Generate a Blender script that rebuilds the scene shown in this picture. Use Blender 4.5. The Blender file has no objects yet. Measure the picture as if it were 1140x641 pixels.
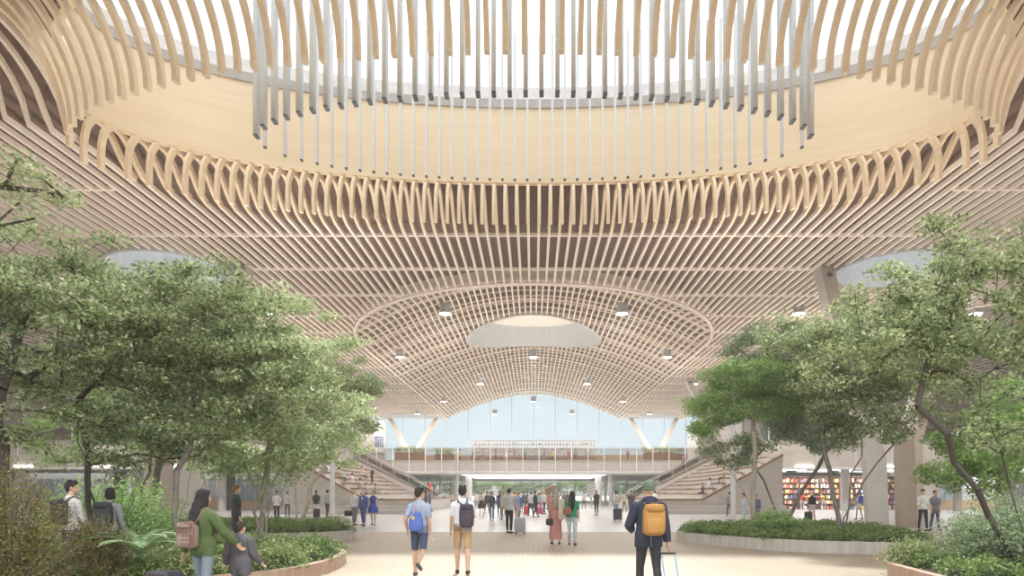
import bpy, math, random, colorsys
import numpy as np
from math import sin, cos, pi, radians, sqrt
from mathutils import Vector, Matrix
random.seed(7); RNG = np.random.default_rng(7)
SC = bpy.context.scene
COL = SC.collection
EYE = 1.66
F = 760.0
VX, VY = 594.0, 548.0
# ------------------------------------------------------------------ materials
def mat(name, col, rough=0.6, metal=0.0, noise=None, emit=None, spec=None, trans=None, col2=None, nscale=(4,4,4), alpha=None, bump=0):
    m = bpy.data.materials.new(name); m.use_nodes = True
    nt = m.node_tree; b = nt.nodes['Principled BSDF']
    b.inputs['Base Color'].default_value = (*col, 1)
    b.inputs['Roughness'].default_value = rough
    b.inputs['Metallic'].default_value = metal
    if spec is not None: b.inputs['Specular IOR Level'].default_value = spec
    if emit: 
        b.inputs['Emission Color'].default_value = (*emit[0], 1); b.inputs['Emission Strength'].default_value = emit[1]
    tc = nt.nodes.new('ShaderNodeTexCoord'); mp = nt.nodes.new('ShaderNodeMapping')
    mp.inputs['Scale'].default_value = nscale
    nt.links.new(tc.outputs['Object'], mp.inputs['Vector'])
    nz = nt.nodes.new('ShaderNodeTexNoise'); nz.inputs['Scale'].default_value = 1.0; nz.inputs['Detail'].default_value = 3
    nt.links.new(mp.outputs['Vector'], nz.inputs['Vector'])
    cr = nt.nodes.new('ShaderNodeValToRGB')
    c2 = col2 if col2 else tuple(c*0.86 for c in col)
    cr.color_ramp.elements[0].position = 0.35; cr.color_ramp.elements[1].position = 0.68
    cr.color_ramp.elements[0].color = (*c2, 1); cr.color_ramp.elements[1].color = (*col, 1)
    nt.links.new(nz.outputs['Fac'], cr.inputs['Fac'])
    nt.links.new(cr.outputs['Color'], b.inputs['Base Color'])
    if bump:
        bp = nt.nodes.new('ShaderNodeBump'); bp.inputs['Strength'].default_value = bump
        nt.links.new(nz.outputs['Fac'], bp.inputs['Height']); nt.links.new(bp.outputs['Normal'], b.inputs['Normal'])
    return m
def leafmat(name, c1, c2, tr=0.45, rough=0.5):
    m = bpy.data.materials.new(name); m.use_nodes = True
    nt = m.node_tree; nt.nodes.remove(nt.nodes['Principled BSDF']); out = nt.nodes['Material Output']
    g = nt.nodes.new('ShaderNodeNewGeometry'); cr = nt.nodes.new('ShaderNodeValToRGB')
    cr.color_ramp.elements[0].color = (*c1, 1); cr.color_ramp.elements[1].color = (*c2, 1)
    nt.links.new(g.outputs['Random Per Island'], cr.inputs['Fac'])
    d = nt.nodes.new('ShaderNodeBsdfPrincipled'); d.inputs['Roughness'].default_value = rough
    t = nt.nodes.new('ShaderNodeBsdfTranslucent'); mx = nt.nodes.new('ShaderNodeMixShader'); mx.inputs[0].default_value = tr
    nt.links.new(cr.outputs['Color'], d.inputs['Base Color']); nt.links.new(cr.outputs['Color'], t.inputs['Color'])
    nt.links.new(d.outputs[0], mx.inputs[1]); nt.links.new(t.outputs[0], mx.inputs[2]); nt.links.new(mx.outputs[0], out.inputs['Surface'])
    return m
def glassmat(name, tint=(0.9,0.95,0.97), refl=0.12):
    m = bpy.data.materials.new(name); m.use_nodes = True
    nt = m.node_tree; nt.nodes.remove(nt.nodes['Principled BSDF']); out = nt.nodes['Material Output']
    t = nt.nodes.new('ShaderNodeBsdfTransparent'); t.inputs[0].default_value = (*tint, 1)
    g = nt.nodes.new('ShaderNodeBsdfGlossy'); g.inputs['Roughness'].default_value = 0.03; g.inputs[0].default_value = (.9,.95,1,1)
    fr = nt.nodes.new('ShaderNodeLayerWeight'); fr.inputs[0].default_value = 0.15
    ma = nt.nodes.new('ShaderNodeMath'); ma.operation = 'MULTIPLY'; ma.inputs[1].default_value = refl*3
    mx = nt.nodes.new('ShaderNodeMixShader')
    nt.links.new(fr.outputs['Fresnel'], ma.inputs[0]); nt.links.new(ma.outputs[0], mx.inputs[0])
    nt.links.new(t.outputs[0], mx.inputs[1]); nt.links.new(g.outputs[0], mx.inputs[2]); nt.links.new(mx.outputs[0], out.inputs['Surface'])
    return m
def brickmat(name, c1, c2, cm, w, h, mortar=0.012, rough=0.5, rot=0):
    m = bpy.data.materials.new(name); m.use_nodes = True
    nt = m.node_tree; b = nt.nodes['Principled BSDF']; b.inputs['Roughness'].default_value = rough
    tc = nt.nodes.new('ShaderNodeTexCoord'); mp = nt.nodes.new('ShaderNodeMapping'); mp.inputs['Rotation'].default_value = (0,0,rot)
    br = nt.nodes.new('ShaderNodeTexBrick'); br.inputs['Scale'].default_value = 1; br.inputs['Brick Width'].default_value = w
    br.inputs['Row Height'].default_value = h; br.inputs['Mortar Size'].default_value = mortar
    br.inputs['Color1'].default_value = (*c1,1); br.inputs['Color2'].default_value = (*c2,1); br.inputs['Mortar'].default_value = (*cm,1)
    nt.links.new(tc.outputs['Object'], mp.inputs[0]); nt.links.new(mp.outputs[0], br.inputs['Vector'])
    nt.links.new(br.outputs['Color'], b.inputs['Base Color'])
    return m
M = {}
M['slat'] = mat('pale timber', (0.86,0.75,0.64), 0.55, col2=(0.81,0.69,0.575), nscale=(8,0.5,8))
M['rib'] = mat('bent timber', (0.82,0.66,0.47), 0.5, col2=(0.76,0.59,0.40), nscale=(10,1.5,5))
M['drum'] = mat('wood veneer', (0.83,0.67,0.47), 0.45, col2=(0.78,0.61,0.41), nscale=(0.25,0.25,5))
M['backing'] = mat('brown ceiling board', (0.20,0.12,0.08), 0.8, col2=(0.17,0.10,0.068), nscale=(1,1,1))  # brown board, its colour deepened to carry the shade between the slats
M['white'] = mat('white paint', (0.74,0.74,0.73), 0.5)
M['offwhite'] = mat('off white plaster', (0.50,0.475,0.445), 0.6)
M['greyrim'] = mat('grey metal rim', (0.46,0.42,0.40), 0.5)
M['curb'] = mat('pale curb panel', (0.80,0.77,0.76), 0.5)
M['grey'] = mat('light grey plaster', (0.52,0.52,0.53), 0.6)
M['beige'] = mat('beige stone panel', (0.52,0.475,0.43), 0.6, nscale=(1,1,2))
M['beige2'] = mat('warm grey panel', (0.40,0.36,0.325), 0.6, nscale=(1,1,2))
M['pylon'] = mat('pale steel cladding', (0.50,0.47,0.43), 0.45, nscale=(.6,.6,.6))
M['pylonwood'] = mat('brown pylon face', (0.44,0.36,0.29), 0.5, nscale=(.6,.6,.6))
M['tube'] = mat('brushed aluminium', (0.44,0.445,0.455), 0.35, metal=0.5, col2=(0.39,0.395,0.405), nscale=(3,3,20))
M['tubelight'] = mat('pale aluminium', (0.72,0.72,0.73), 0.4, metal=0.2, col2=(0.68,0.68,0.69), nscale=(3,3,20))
M['tubecap'] = mat('dark end cap', (0.08,0.08,0.09), 0.5)
M['steel'] = mat('steel', (0.6,0.6,0.6), 0.3, metal=0.8)
M['black'] = mat('black', (0.025,0.025,0.03), 0.5)
M['dark'] = mat('dark grey', (0.10,0.10,0.11), 0.5)
M['bronze'] = mat('bronze', (0.16,0.085,0.06), 0.5)
M['lamp'] = mat('lamp lens', (1,1,1), 0.3, emit=((1,0.97,0.92), 6))
M['lampglow'] = mat('lit shop ceiling', (1,1,1), 0.3, emit=((1,0.98,0.95), 2.0))
M['glass'] = glassmat('clear glass')
M['glassblue'] = glassmat('facade glass', (0.80,0.90,0.95), 0.08)
M['glassgrey'] = glassmat('grey balustrade glass', (0.80,0.78,0.76), 0.15)
M['wood'] = mat('oak edge', (0.25,0.13,0.07), 0.5, nscale=(1,6,6))
M['woodlight'] = mat('light oak', (0.50,0.34,0.20), 0.5, nscale=(1,6,6))
M['planter'] = mat('board marked concrete', (0.56,0.53,0.50), 0.7, col2=(0.44,0.41,0.38), nscale=(7,7,0.6))
M['corten'] = mat('brown planter steel', (0.50,0.36,0.28), 0.65, col2=(0.40,0.28,0.21), nscale=(7,7,0.6))
M['soil'] = mat('soil', (0.06,0.045,0.03), 0.9)
M['bark'] = mat('dark bark', (0.085,0.07,0.06), 0.85, nscale=(8,8,3), bump=.3)
M['barkpale'] = mat('pale bark', (0.50,0.45,0.38), 0.8, col2=(0.36,0.31,0.26), nscale=(8,8,3), bump=.3)
M['barkmid'] = mat('grey bark', (0.24,0.22,0.20), 0.85, col2=(0.17,0.15,0.13), nscale=(8,8,3), bump=.3)
M['leafA'] = leafmat('maple leaf', (0.10,0.165,0.06), (0.62,0.71,0.40))
M['leafB'] = leafmat('young leaf', (0.24,0.36,0.15), (0.76,0.84,0.54))
M['leafC'] = leafmat('vivid leaf', (0.20,0.38,0.09), (0.56,0.74,0.32))
M['leafD'] = leafmat('grey green leaf', (0.15,0.24,0.12), (0.50,0.61,0.38))
M['leafbrown'] = leafmat('olive brown leaf', (0.07,0.06,0.012), (0.36,0.32,0.09), .25)
M['leafdeep'] = leafmat('deep green leaf', (0.03,0.09,0.02), (0.16,0.30,0.08), .3)
M['leafcover'] = leafmat('cover leaf', (0.07,0.15,0.03), (0.32,0.44,0.14), .3)
M['leafcoverpale'] = leafmat('pale cover leaf', (0.16,0.24,0.07), (0.52,0.58,0.30), .3)
M['fern'] = leafmat('fern leaf', (0.30,0.50,0.24), (0.62,0.78,0.55), .35)
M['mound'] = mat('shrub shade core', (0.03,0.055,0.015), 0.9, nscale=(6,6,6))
M['terrazzo'] = mat('pale terrazzo', (0.385,0.375,0.368), 0.32, col2=(0.35,0.34,0.333), nscale=(.5,.5,.5))
M['plank'] = brickmat('timber paver floor', (0.355,0.285,0.215), (0.325,0.26,0.19), (0.25,0.195,0.14), 1.8, 0.145, 0.008, 0.55, rot=pi/2)
M['outside'] = mat('outdoor paving', (0.55,0.54,0.52), 0.8)
# ------------------------------------------------------------------ mesh helpers
class MB:
    def __init__(s): s.v=[]; s.f=[]; s.mi=[]
    def add(s, vs, fs, mi=0):
        o=len(s.v); s.v.extend([tuple(p) for p in vs]); s.f.extend([tuple(i+o for i in f) for f in fs]); s.mi.extend([mi]*len(fs)); return s
    def box(s, x0,x1,y0,y1,z0,z1, mi=0):
        vs=[(x0,y0,z0),(x1,y0,z0),(x1,y1,z0),(x0,y1,z0),(x0,y0,z1),(x1,y0,z1),(x1,y1,z1),(x0,y1,z1)]
        return s.add(vs,[(0,3,2,1),(4,5,6,7),(0,1,5,4),(1,2,6,5),(2,3,7,6),(3,0,4,7)],mi)
    def cyl(s, c, r, z0, z1, n=20, r1=None, mi=0):
        r1 = r if r1 is None else r1
        vs=[(c[0]+r*cos(2*pi*i/n),c[1]+r*sin(2*pi*i/n),z0) for i in range(n)]+[(c[0]+r1*cos(2*pi*i/n),c[1]+r1*sin(2*pi*i/n),z1) for i in range(n)]
        fs=[(i,(i+1)%n,n+(i+1)%n,n+i) for i in range(n)]+[tuple(range(n))[::-1],tuple(range(n,2*n))]
        return s.add(vs,fs,mi)
    def tube(s, pts, r, n=8, mi=0, caps=True):
        pts=[Vector(p) for p in pts]; rs=r if hasattr(r,'__len__') else [r]*len(pts)
        vs=[]; up=None
        for i,p in enumerate(pts):
            d=(pts[min(i+1,len(pts)-1)]-pts[max(i-1,0)])
            d = d.normalized() if d.length>1e-9 else Vector((0,0,1))
            if up is None: up = Vector((1,0,0)) if abs(d.x)<0.8 else Vector((0,1,0))
            a=(up-d*up.dot(d)).normalized(); b=d.cross(a); up=a
            for k in range(n): vs.append(p+(a*cos(2*pi*k/n)+b*sin(2*pi*k/n))*rs[i])
        fs=[]
        for i in range(len(pts)-1):
            for k in range(n): fs.append((i*n+k,i*n+(k+1)%n,(i+1)*n+(k+1)%n,(i+1)*n+k))
        if caps: fs.append(tuple(range(n))[::-1]); fs.append(tuple(range((len(pts)-1)*n,len(pts)*n)))
        return s.add(vs,fs,mi)
    def ell(s, c, r, e=1.0, nu=14, nv=9, rot=None, mi=0):
        vs=[]; f=lambda v:(abs(v)**e)*(1 if v>=0 else -1)
        for j in range(nv+1):
            ph=-pi/2+pi*j/nv
            for i in range(nu):
                th=2*pi*i/nu
                p=Vector((r[0]*f(cos(ph))*f(cos(th)), r[1]*f(cos(ph))*f(sin(th)), r[2]*f(sin(ph))))
                if rot is not None: p=rot@p
                vs.append(p+Vector(c))
        fs=[(j*nu+i,j*nu+(i+1)%nu,(j+1)*nu+(i+1)%nu,(j+1)*nu+i) for j in range(nv) for i in range(nu)]
        return s.add(vs,fs,mi)
    def cap(s, p0,p1,r0,r1,n=10,mi=0):
        p0=Vector(p0); p1=Vector(p1); d=(p1-p0); L=d.length; d=d.normalized() if L>1e-6 else Vector((0,0,1))
        pts=[];rs=[]
        for a in (80,55,28): pts.append(p0-d*r0*sin(radians(a))); rs.append(r0*cos(radians(a)))
        pts.append(p0);rs.append(r0);pts.append((p0+p1)/2);rs.append((r0+r1)/2);pts.append(p1);rs.append(r1)
        for a in (28,55,80): pts.append(p1+d*r1*sin(radians(a))); rs.append(r1*cos(radians(a)))
        return s.tube(pts,rs,n,mi)
    def loft(s, rings, n=16, mi=0):  # rings: (center, rx, ry, rot(Matrix) or None)
        vs=[]
        for (c,rx,ry,R) in rings:
            for k in range(n):
                p=Vector((rx*cos(2*pi*k/n), ry*sin(2*pi*k/n),0))
                if R is not None: p=R@p
                vs.append(Vector(c)+p)
        fs=[(i*n+k,i*n+(k+1)%n,(i+1)*n+(k+1)%n,(i+1)*n+k) for i in range(len(rings)-1) for k in range(n)]
        fs.append(tuple(range(n))[::-1]); fs.append(tuple(range((len(rings)-1)*n,len(rings)*n)))
        return s.add(vs,fs,mi)
    def mesh(s, name, mats, smooth=False):
        me=bpy.data.meshes.new(name); me.from_pydata([tuple(v) for v in s.v],[],s.f)
        for m in (mats if isinstance(mats,(list,tuple)) else [mats]): me.materials.append(m)
        if isinstance(mats,(list,tuple)) and len(mats)>1: me.polygons.foreach_set('material_index', s.mi)
        if smooth: me.polygons.foreach_set('use_smooth',[True]*len(s.f))
        me.update(); return me
    def build(s, name, mats, parent=None, smooth=False, **kw):
        return link(name, s.mesh(name,mats,smooth), parent, **kw)
def link(name, me, parent=None, label=None, cat=None, group=None, kind=None, loc=None):
    o=bpy.data.objects.new(name, me); COL.objects.link(o)
    if parent is not None: o.parent=parent
    if loc is not None: o.location=loc
    return tag(o,label,cat,group,kind)
def tag(o,label=None,cat=None,group=None,kind=None):
    if label: o['label']=label
    if cat: o['category']=cat
    if group: o['group']=group
    if kind: o['kind']=kind
    return o
def empty(name, loc=(0,0,0), rz=0, label=None, cat=None, group=None):
    o=bpy.data.objects.new(name,None); COL.objects.link(o); o.location=loc; o.rotation_euler=(0,0,rz); o.empty_display_size=.2
    return tag(o,label,cat,group)
def npmesh(name, V, Fq, mats, smooth=False):
    me=bpy.data.meshes.new(name); V=np.asarray(V,dtype=np.float32); Fq=np.asarray(Fq,dtype=np.int32); k=Fq.shape[1]
    me.vertices.add(len(V)); me.vertices.foreach_set('co',V.ravel())
    me.loops.add(Fq.size); me.loops.foreach_set('vertex_index',Fq.ravel())
    me.polygons.add(len(Fq)); me.polygons.foreach_set('loop_start',np.arange(0,Fq.size,k,dtype=np.int32)); me.polygons.foreach_set('loop_total',np.full(len(Fq),k,dtype=np.int32))
    if smooth: me.polygons.foreach_set('use_smooth',np.ones(len(Fq),dtype=bool))
    me.update(calc_edges=True); me.validate()
    for m in (mats if isinstance(mats,(list,tuple)) else [mats]): me.materials.append(m)
    return me
def copy_tree(o, parent=None):
    c=o.copy(); COL.objects.link(c); c.parent=parent
    for ch in o.children: copy_tree(ch,c)
    return c
def struct(name, mb, m, parent=None): return mb.build(name, m, parent, kind=None if parent else 'structure')
def at(px,py,d): return Vector(((px-VX)/F*d, d, EYE+(VY-py)/F*d))
WS=.8; WZ=1.5; WB=.4; SUNE=6.5; EXPO=0.34; LAMPW=1350; UPW=520; HAZE=.0013
# ------------------------------------------------------------------ roof geometry
HB = 15.0+EYE                      # underside of the flat slats
EA, EB, EC = 19.1, 7.0, 29.0       # skylight ellipse
PITCH = 0.6
def bump(x,y):
    xx=((x+24)%48)-24
    if y<=49: return 0.0
    r2=(xx/17.5)**2+(max(0,70-y)/21)**2
    if r2>=1: return 0.0
    e=1.75+1.3*min(1,max(0,(72-y)/21))
    return 4.9*(1-sqrt(r2)**e)
def nearrise(x,y):                 # the bay over the camera lifts towards the viewer beside the opening
    if abs(x)<EA: return 2.4 if y<EC else 0
    ys=28.6-(abs(x)-EA)*0.5
    t=min(1,max(0,(ys-y)/4.0)); fade=1-min(1,max(0,(abs(x)-24)/6))
    return 2.3*sqrt(max(0,1-(1-t)**2))*fade if t<1 else 2.3*fade
def ceil_z(x,y): return HB+bump(x,y)+(nearrise(x,y) if y<30 else 0)
CIRC=[(24.5,46,3.75,'g'),(-24.5,46,3.75,'g'),(0,84.2,8.0,'v'),(24.5,134,3.5,'g'),(-24.5,134,3.5,'g')]
def strip(mb, pts, w, dep):        # pts: (x,y,z) of the underside
    n=len(pts); vs=[]
    for i,(x,y,z) in enumerate(pts):
        a=pts[max(i-1,0)]; b=pts[min(i+1,n-1)]
        ty,tz=b[1]-a[1],b[2]-a[2]; L=sqrt(ty*ty+tz*tz) or 1
        ny,nz=-tz/L,ty/L
        if n==2: ny,nz=0,1
        for (sx,sd) in ((-1,0),(1,0),(1,1),(-1,1)):
            vs.append((x+sx*w/2, y+ny*dep*sd, z+nz*dep*sd))
    fs=[]
    for i in range(n-1):
        for k in range(4): fs.append((i*4+k,i*4+(k+1)%4,i*4+4+(k+1)%4,i*4+4+k))
    fs.append((3,2,1,0)); fs.append(tuple(range((n-1)*4,n*4)))
    mb.add(vs,fs)
YEND=140.0
ceil=MB()
# backing board with snapped holes
gx=np.arange(-66,66.01,1.0); gy=np.arange(-6,YEND+.01,1.0)
V=[];idx={}
def emet(x,y,grow=0.0): return sqrt((x/(EA+grow))**2+((y-EC)/(EB+grow))**2)
for j,y in enumerate(gy):
    for i,x in enumerate(gx):
        X,Y=float(x),float(y)
        for (cx,cy,r,_) in CIRC:
            d=sqrt((X-cx)**2+(Y-cy)**2)
            if abs(d-r)<.72 and d>0: X=cx+(X-cx)*r/d; Y=cy+(Y-cy)*r/d
        m=emet(X,Y,.35)
        dd=sqrt(X*X+(Y-EC)**2)*(1-1/m) if m>0 else -9
        if abs(dd)<.72: X=X/m; Y=EC+(Y-EC)/m
        m=emet(X,Y,.35); dd=sqrt(X*X+(Y-EC)**2)*(1-1/m) if m>0 else 0
        up=1.15*max(0,1-max(0,dd)/5.0) if Y>EC-2 else 0
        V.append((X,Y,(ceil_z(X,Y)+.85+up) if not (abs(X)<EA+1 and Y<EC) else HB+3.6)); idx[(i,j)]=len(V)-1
Fs=[]
for j in range(len(gy)-1):
    for i in range(len(gx)-1):
        q=(idx[(i,j)],idx[(i+1,j)],idx[(i+1,j+1)],idx[(i,j+1)])
        cx=sum(V[k][0] for k in q)/4; cy=sum(V[k][1] for k in q)/4
        if emet(cx,cy,.35)<1: continue
        for k in q:
            m=emet(V[k][0],V[k][1],.35)
            if m<.999: V[k]=(V[k][0]/m,EC+(V[k][1]-EC)/m,V[k][2])
        if any((cx-a)**2+(cy-b)**2<r*r for (a,b,r,_) in CIRC): continue
        Fs.append(q)
# thick board: lower and upper sheets
nV=len(V); V2=V+[(x,y,z+.4) for x,y,z in V]
F2=[tuple(reversed(q)) for q in Fs]+[tuple(k+nV for k in q) for q in Fs]
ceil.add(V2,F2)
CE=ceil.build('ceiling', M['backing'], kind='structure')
# slats
sl=MB()
xs=[PITCH*(k+.5) for k in range(-110,110)]
def cut(iv,a,b):
    out=[]
    for (s,e) in iv:
        if b<=s or a>=e: out.append((s,e)); continue
        if a>s: out.append((s,a))
        if b<e: out.append((b,e))
    return out
RIB=[]
for x in xs:
    iv=[(-4.0,YEND)]
    if abs(x)<EA-.02:
        h=EB*sqrt(1-(x/EA)**2); iv=cut(iv,-5,EC+h+3.6); RIB.append((x,EC-h,EC+h))
    for (a,b,r,_) in CIRC:
        if abs(x-a)<r: q=sqrt(r*r-(x-a)**2); iv=cut(iv,b-q,b+q)
    for (s,e) in iv:
        pts=[]; y=s
        if abs(x)>=EA-.02 and s<30 and abs(x)<31:
            while y<30: pts.append(y); y+=.5 if y>22 else 3
        pts.append(y)
        e0=e
        if e>49:
            y=max(y,48.5)
            if y<e: pts.append(y)
            while y+.9<e:
                y+=.55 if y<56 else 1.1; pts.append(min(y,e))
        if pts[-1]<e: pts.append(e)
        P=[(x,p,ceil_z(x,p)) for p in sorted(set(pts))]
        # simplify flat runs
        Q=[P[0]]
        for i in range(1,len(P)-1):
            if abs(P[i][2]-Q[-1][2])>1e-4 or abs(P[i+1][2]-P[i][2])>1e-4: Q.append(P[i])
        Q.append(P[-1])
        if len(Q)>=2 and Q[-1][1]-Q[0][1]>.05: strip(sl,Q,.15,.22)
sl.build('timber_slats', M['slat'], CE)
# cross battens
cb=MB()
def cross(y,z_off,w,dep,x0,x1,step):
    run=[]; x=x0
    def flush():
        if len(run)>1:
            n=len(run); vs=[]
            for (X,Z) in run:
                for (sy,sd) in ((-1,0),(1,0),(1,1),(-1,1)): vs.append((X,y+sy*w/2,Z+sd*dep))
            fs=[(i*4+k,i*4+4+k,i*4+4+(k+1)%4,i*4+(k+1)%4) for i in range(n-1) for k in range(4)]
            fs+= [(0,1,2,3),(n*4-1,n*4-2,n*4-3,n*4-4)]
            cb.add(vs,fs)
        run.clear()
    while x<=x1+1e-6:
        bad=any((x-a)**2+(y-b)**2<(r+.1)**2 for (a,b,r,_) in CIRC) or emet(x,y,3.9)<1 or (abs(x)<EA and y<EC)
        if bad: flush()
        else: run.append((x,ceil_z(x,y)+z_off))
        x+=step
    flush()
y=34.0
while y<YEND: cross(y,.04,.20,.17,-66,66,1.1); y+=6.1
y=50.5
while y<YEND:
    for c in (-48,0,48):
        w2=17.5*sqrt(max(0,1-(max(0,70-y)/21)**2))
        x0=max(-66,c-w2); x1=min(66,c+w2)
        if x1-x0>2: cross(y,.06,.09,.15,x0,x1,(x1-x0)/40)
    y+=2.1
cb.build('cross_battens', M['slat'], CE)
# lip that rims each far vault
lip=MB()
for c in (-48,0,48):
    pts=[(c-17.5,YEND-.5),(c-17.5,70)]+[(c+17.5*cos(a),70-21*sin(a)) for a in [pi-pi*k/48 for k in range(49)]]+[(c+17.5,YEND-.5)]
    pts=[p for p in pts if abs(p[0])<=66]
    for a,b in zip(pts[:-1],pts[1:]):
        lip.tube([(a[0],a[1],HB-.02),(b[0],b[1],HB-.02)],.13,6)
for c in (-48,0,48):
    pts=[(c+17.7*cos(a),70-21.3*sin(a)) for a in [pi-pi*k/48 for k in range(49)]]
    pts=[p for p in pts if abs(p[0])<=66]
    for a,b in zip(pts[:-1],pts[1:]):
        lip.add([(a[0],a[1],HB+.06),(b[0],b[1],HB+.06),(b[0],b[1],HB+.95),(a[0],a[1],HB+.95),(a[0],a[1]-.06,HB+.06),(b[0],b[1]-.06,HB+.06),(b[0],b[1]-.06,HB+.95),(a[0],a[1]-.06,HB+.95)],[(0,1,2,3),(7,6,5,4),(0,4,5,1)])
lip.build('vault_rim', M['slat'], CE)
# ---- ring of bent ribs
def rib_obj(pts,near,first=[None]):
    mb=MB(); x=pts[0][0]; strip(mb,[(0,p[1]-pts[0][1],p[2]-pts[0][2]) for p in pts],.16,.30 if near else .33)
    o=mb.build('curved_timber_rib', M['rib'], loc=pts[0])
    if near: tag(o,'bent pale timber rib curling down into the near edge of the big oval skylight','timber rib','ribs along the near edge of the skylight')
    else: tag(o,'short hooked timber rib arching down below the far edge of the big oval skylight','timber rib','ribs along the far edge of the skylight')
for (x,yn,yf) in RIB+[(-19.25,EC-.4,EC+.4),(19.25,EC-.4,EC+.4)]:
    q=abs(x)/EA
    # far hook: free tip, up, over, down to the flat slats
    z0=14.1+EYE
    prof=[(0,0),(-.02,.55),(.02,1.1),(.16,1.6),(.42,1.98),(.78,2.2),(1.2,2.2),(1.6,2.02),(2.0,1.7),(2.4,1.35),(2.9,1.05),(3.6,.9)]
    rib_obj([(x,yf+a,z0+b) for a,b in prof],False)
    if abs(x)>19.1: continue
    q=min(q,1); b=2.5+.85*q**4; a=3.6
    pts=[(x,yn,z0)]
    for k in range(1,13):
        t=pi/2*k/12; pts.append((x,yn-a*(1-cos(t)),z0+b*sin(t)))
    pts.append((x,yn-a-6,z0+b)); pts.append((x,-4,z0+b))
    rib_obj(pts,True)
# ---- skylight drum, rim, curb, glazing
def ring(z0f,z1f,g,th,m,name,parent,n=160):
    mb=MB(); vs=[]
    for k in range(n):
        t=2*pi*k/n; c,s=cos(t),sin(t)
        for (gg,zf) in ((g,z0f),(g,z1f),(g+th,z1f),(g+th,z0f)):
            vs.append(((EA+gg)*c,EC+(EB+gg)*s,zf(s)))
    fs=[(k*4+j,k*4+(j+1)%4,((k+1)%n)*4+(j+1)%4,((k+1)%n)*4+j) for k in range(n) for j in range(4)]
    mb.add(vs,fs); return mb.build(name,m,parent,smooth=False)
SK=empty('skylight',(0,EC,0)); SK['kind']='structure'; SK.name='window_1'
W1=ring(lambda s:EYE+ (16.45 if s>0 else 16.45+1.75*min(1,-s*3)),lambda s:EYE+20.4,.3,.35,M['drum'],'timber_drum',None)
W1['kind']='structure'; W1.name='trim_1'
R2=ring(lambda s:EYE+20.4,lambda s:EYE+20.85,.2,.5,M['greyrim'],'grey_rim',W1)
R3=ring(lambda s:EYE+20.85,lambda s:EYE+21.8,.75,.3,M['curb'],'curb',W1)
mb=MB(); n=160
for (z0,z1) in ((21.8,24.5),):
    vs=[]
    for k in range(n):
        c,s=cos(2*pi*k/n),sin(2*pi*k/n); vs+= [((EA+.9)*c,(EB+.9)*s,z0+EYE),((EA+.9)*c,(EB+.9)*s,z1+EYE)]
    mb.add(vs,[(2*k,2*((k+1)%n),2*((k+1)%n)+1,2*k+1) for k in range(n)]+[tuple(2*k+1 for k in range(n))])
g=mb.build('glazing',M['glass'],SK)
# white steel frame that the aluminium tubes hang from, above the glass line of the photo
fr=MB(); 
for yy in (-3.6,-.0,3.6):
    L=(EA+.8)*sqrt(1-(yy/(EB+.8))**2); fr.box(-L,L,yy-.06,yy+.06,24.1+EYE,24.45+EYE)
fr.build('window_frame',M['white'],SK)
# ---- hanging tubes
TA,TB,TC=11.8,3.55,29.3
tube_proto={}
def tube(x,y,side):
    key=side
    if key not in tube_proto:
        a_,d_=(.08,.19) if side=='near' else (.055,.085)
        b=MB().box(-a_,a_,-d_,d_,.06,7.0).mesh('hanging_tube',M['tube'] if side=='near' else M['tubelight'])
        c=MB().box(-a_-.001,a_+.001,-d_-.001,d_+.001,0,.06).mesh('end_cap',M['tubecap'])
        w=MB().cyl((0,0),.012,7.0,9.3,6).mesh('wire',M['white'])
        tube_proto[key]=(b,c,w)
    b,c,w=tube_proto[key]
    lab={'near':'bright aluminium rectangular tube in the nearer hanging row under the skylight','far':'slender aluminium tube in the farther hanging row, whose top shows against white sky'}[side]
    o=link('hanging_tube',b,None,lab,'metal tube','%s row of hanging aluminium tubes'%side,loc=(x,y,15+EYE))
    link('end_cap',c,o); link('wire',w,o)
k=0
for i in range(-20,20):
    x=PITCH*(i+.5)
    if abs(x)>TA: continue
    h=TB*sqrt(1-(x/TA)**2)
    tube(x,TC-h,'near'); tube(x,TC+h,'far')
# ---- round oculi
tn=2
for (cx,cy,r,kd) in CIRC:
    mb=MB(); n=64
    def rr(R,R2,zb,zt,mi):
        vs=[]
        for q in range(n):
            c,s=cos(2*pi*q/n),sin(2*pi*q/n)
            zz=zb if zb is not None else ceil_z(cx+R*c,cy+R*s)-.12
            vs+=[(cx+R*c,cy+R*s,zz),(cx+R*c,cy+R*s,zt),(cx+R2*c,cy+R2*s,zt),(cx+R2*c,cy+R2*s,zz)]
        mb.add(vs,[(q*4+j,q*4+(j+1)%4,((q+1)%n)*4+(j+1)%4,((q+1)%n)*4+j) for q in range(n) for j in range(4)],mi)
    if kd=='v':
        rr(r-.1,r+.35,None,EYE+22.3,0); rr(r+.25,r+.5,EYE+22.3,EYE+27,1)
        mats=[M['offwhite'],M['slat']]; zt=EYE+27
    else:
        rr(r-.05,r+.2,HB-.05,HB+3.4,0); mats=[M['grey'],M['grey']]; zt=HB+3.4
    o=mb.build('trim_%d'%tn,mats,kind='structure'); tn+=1
    MB().cyl((cx,cy),r+.3,zt,zt+.03,48).build('glazing',M['glass'],o)
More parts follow.
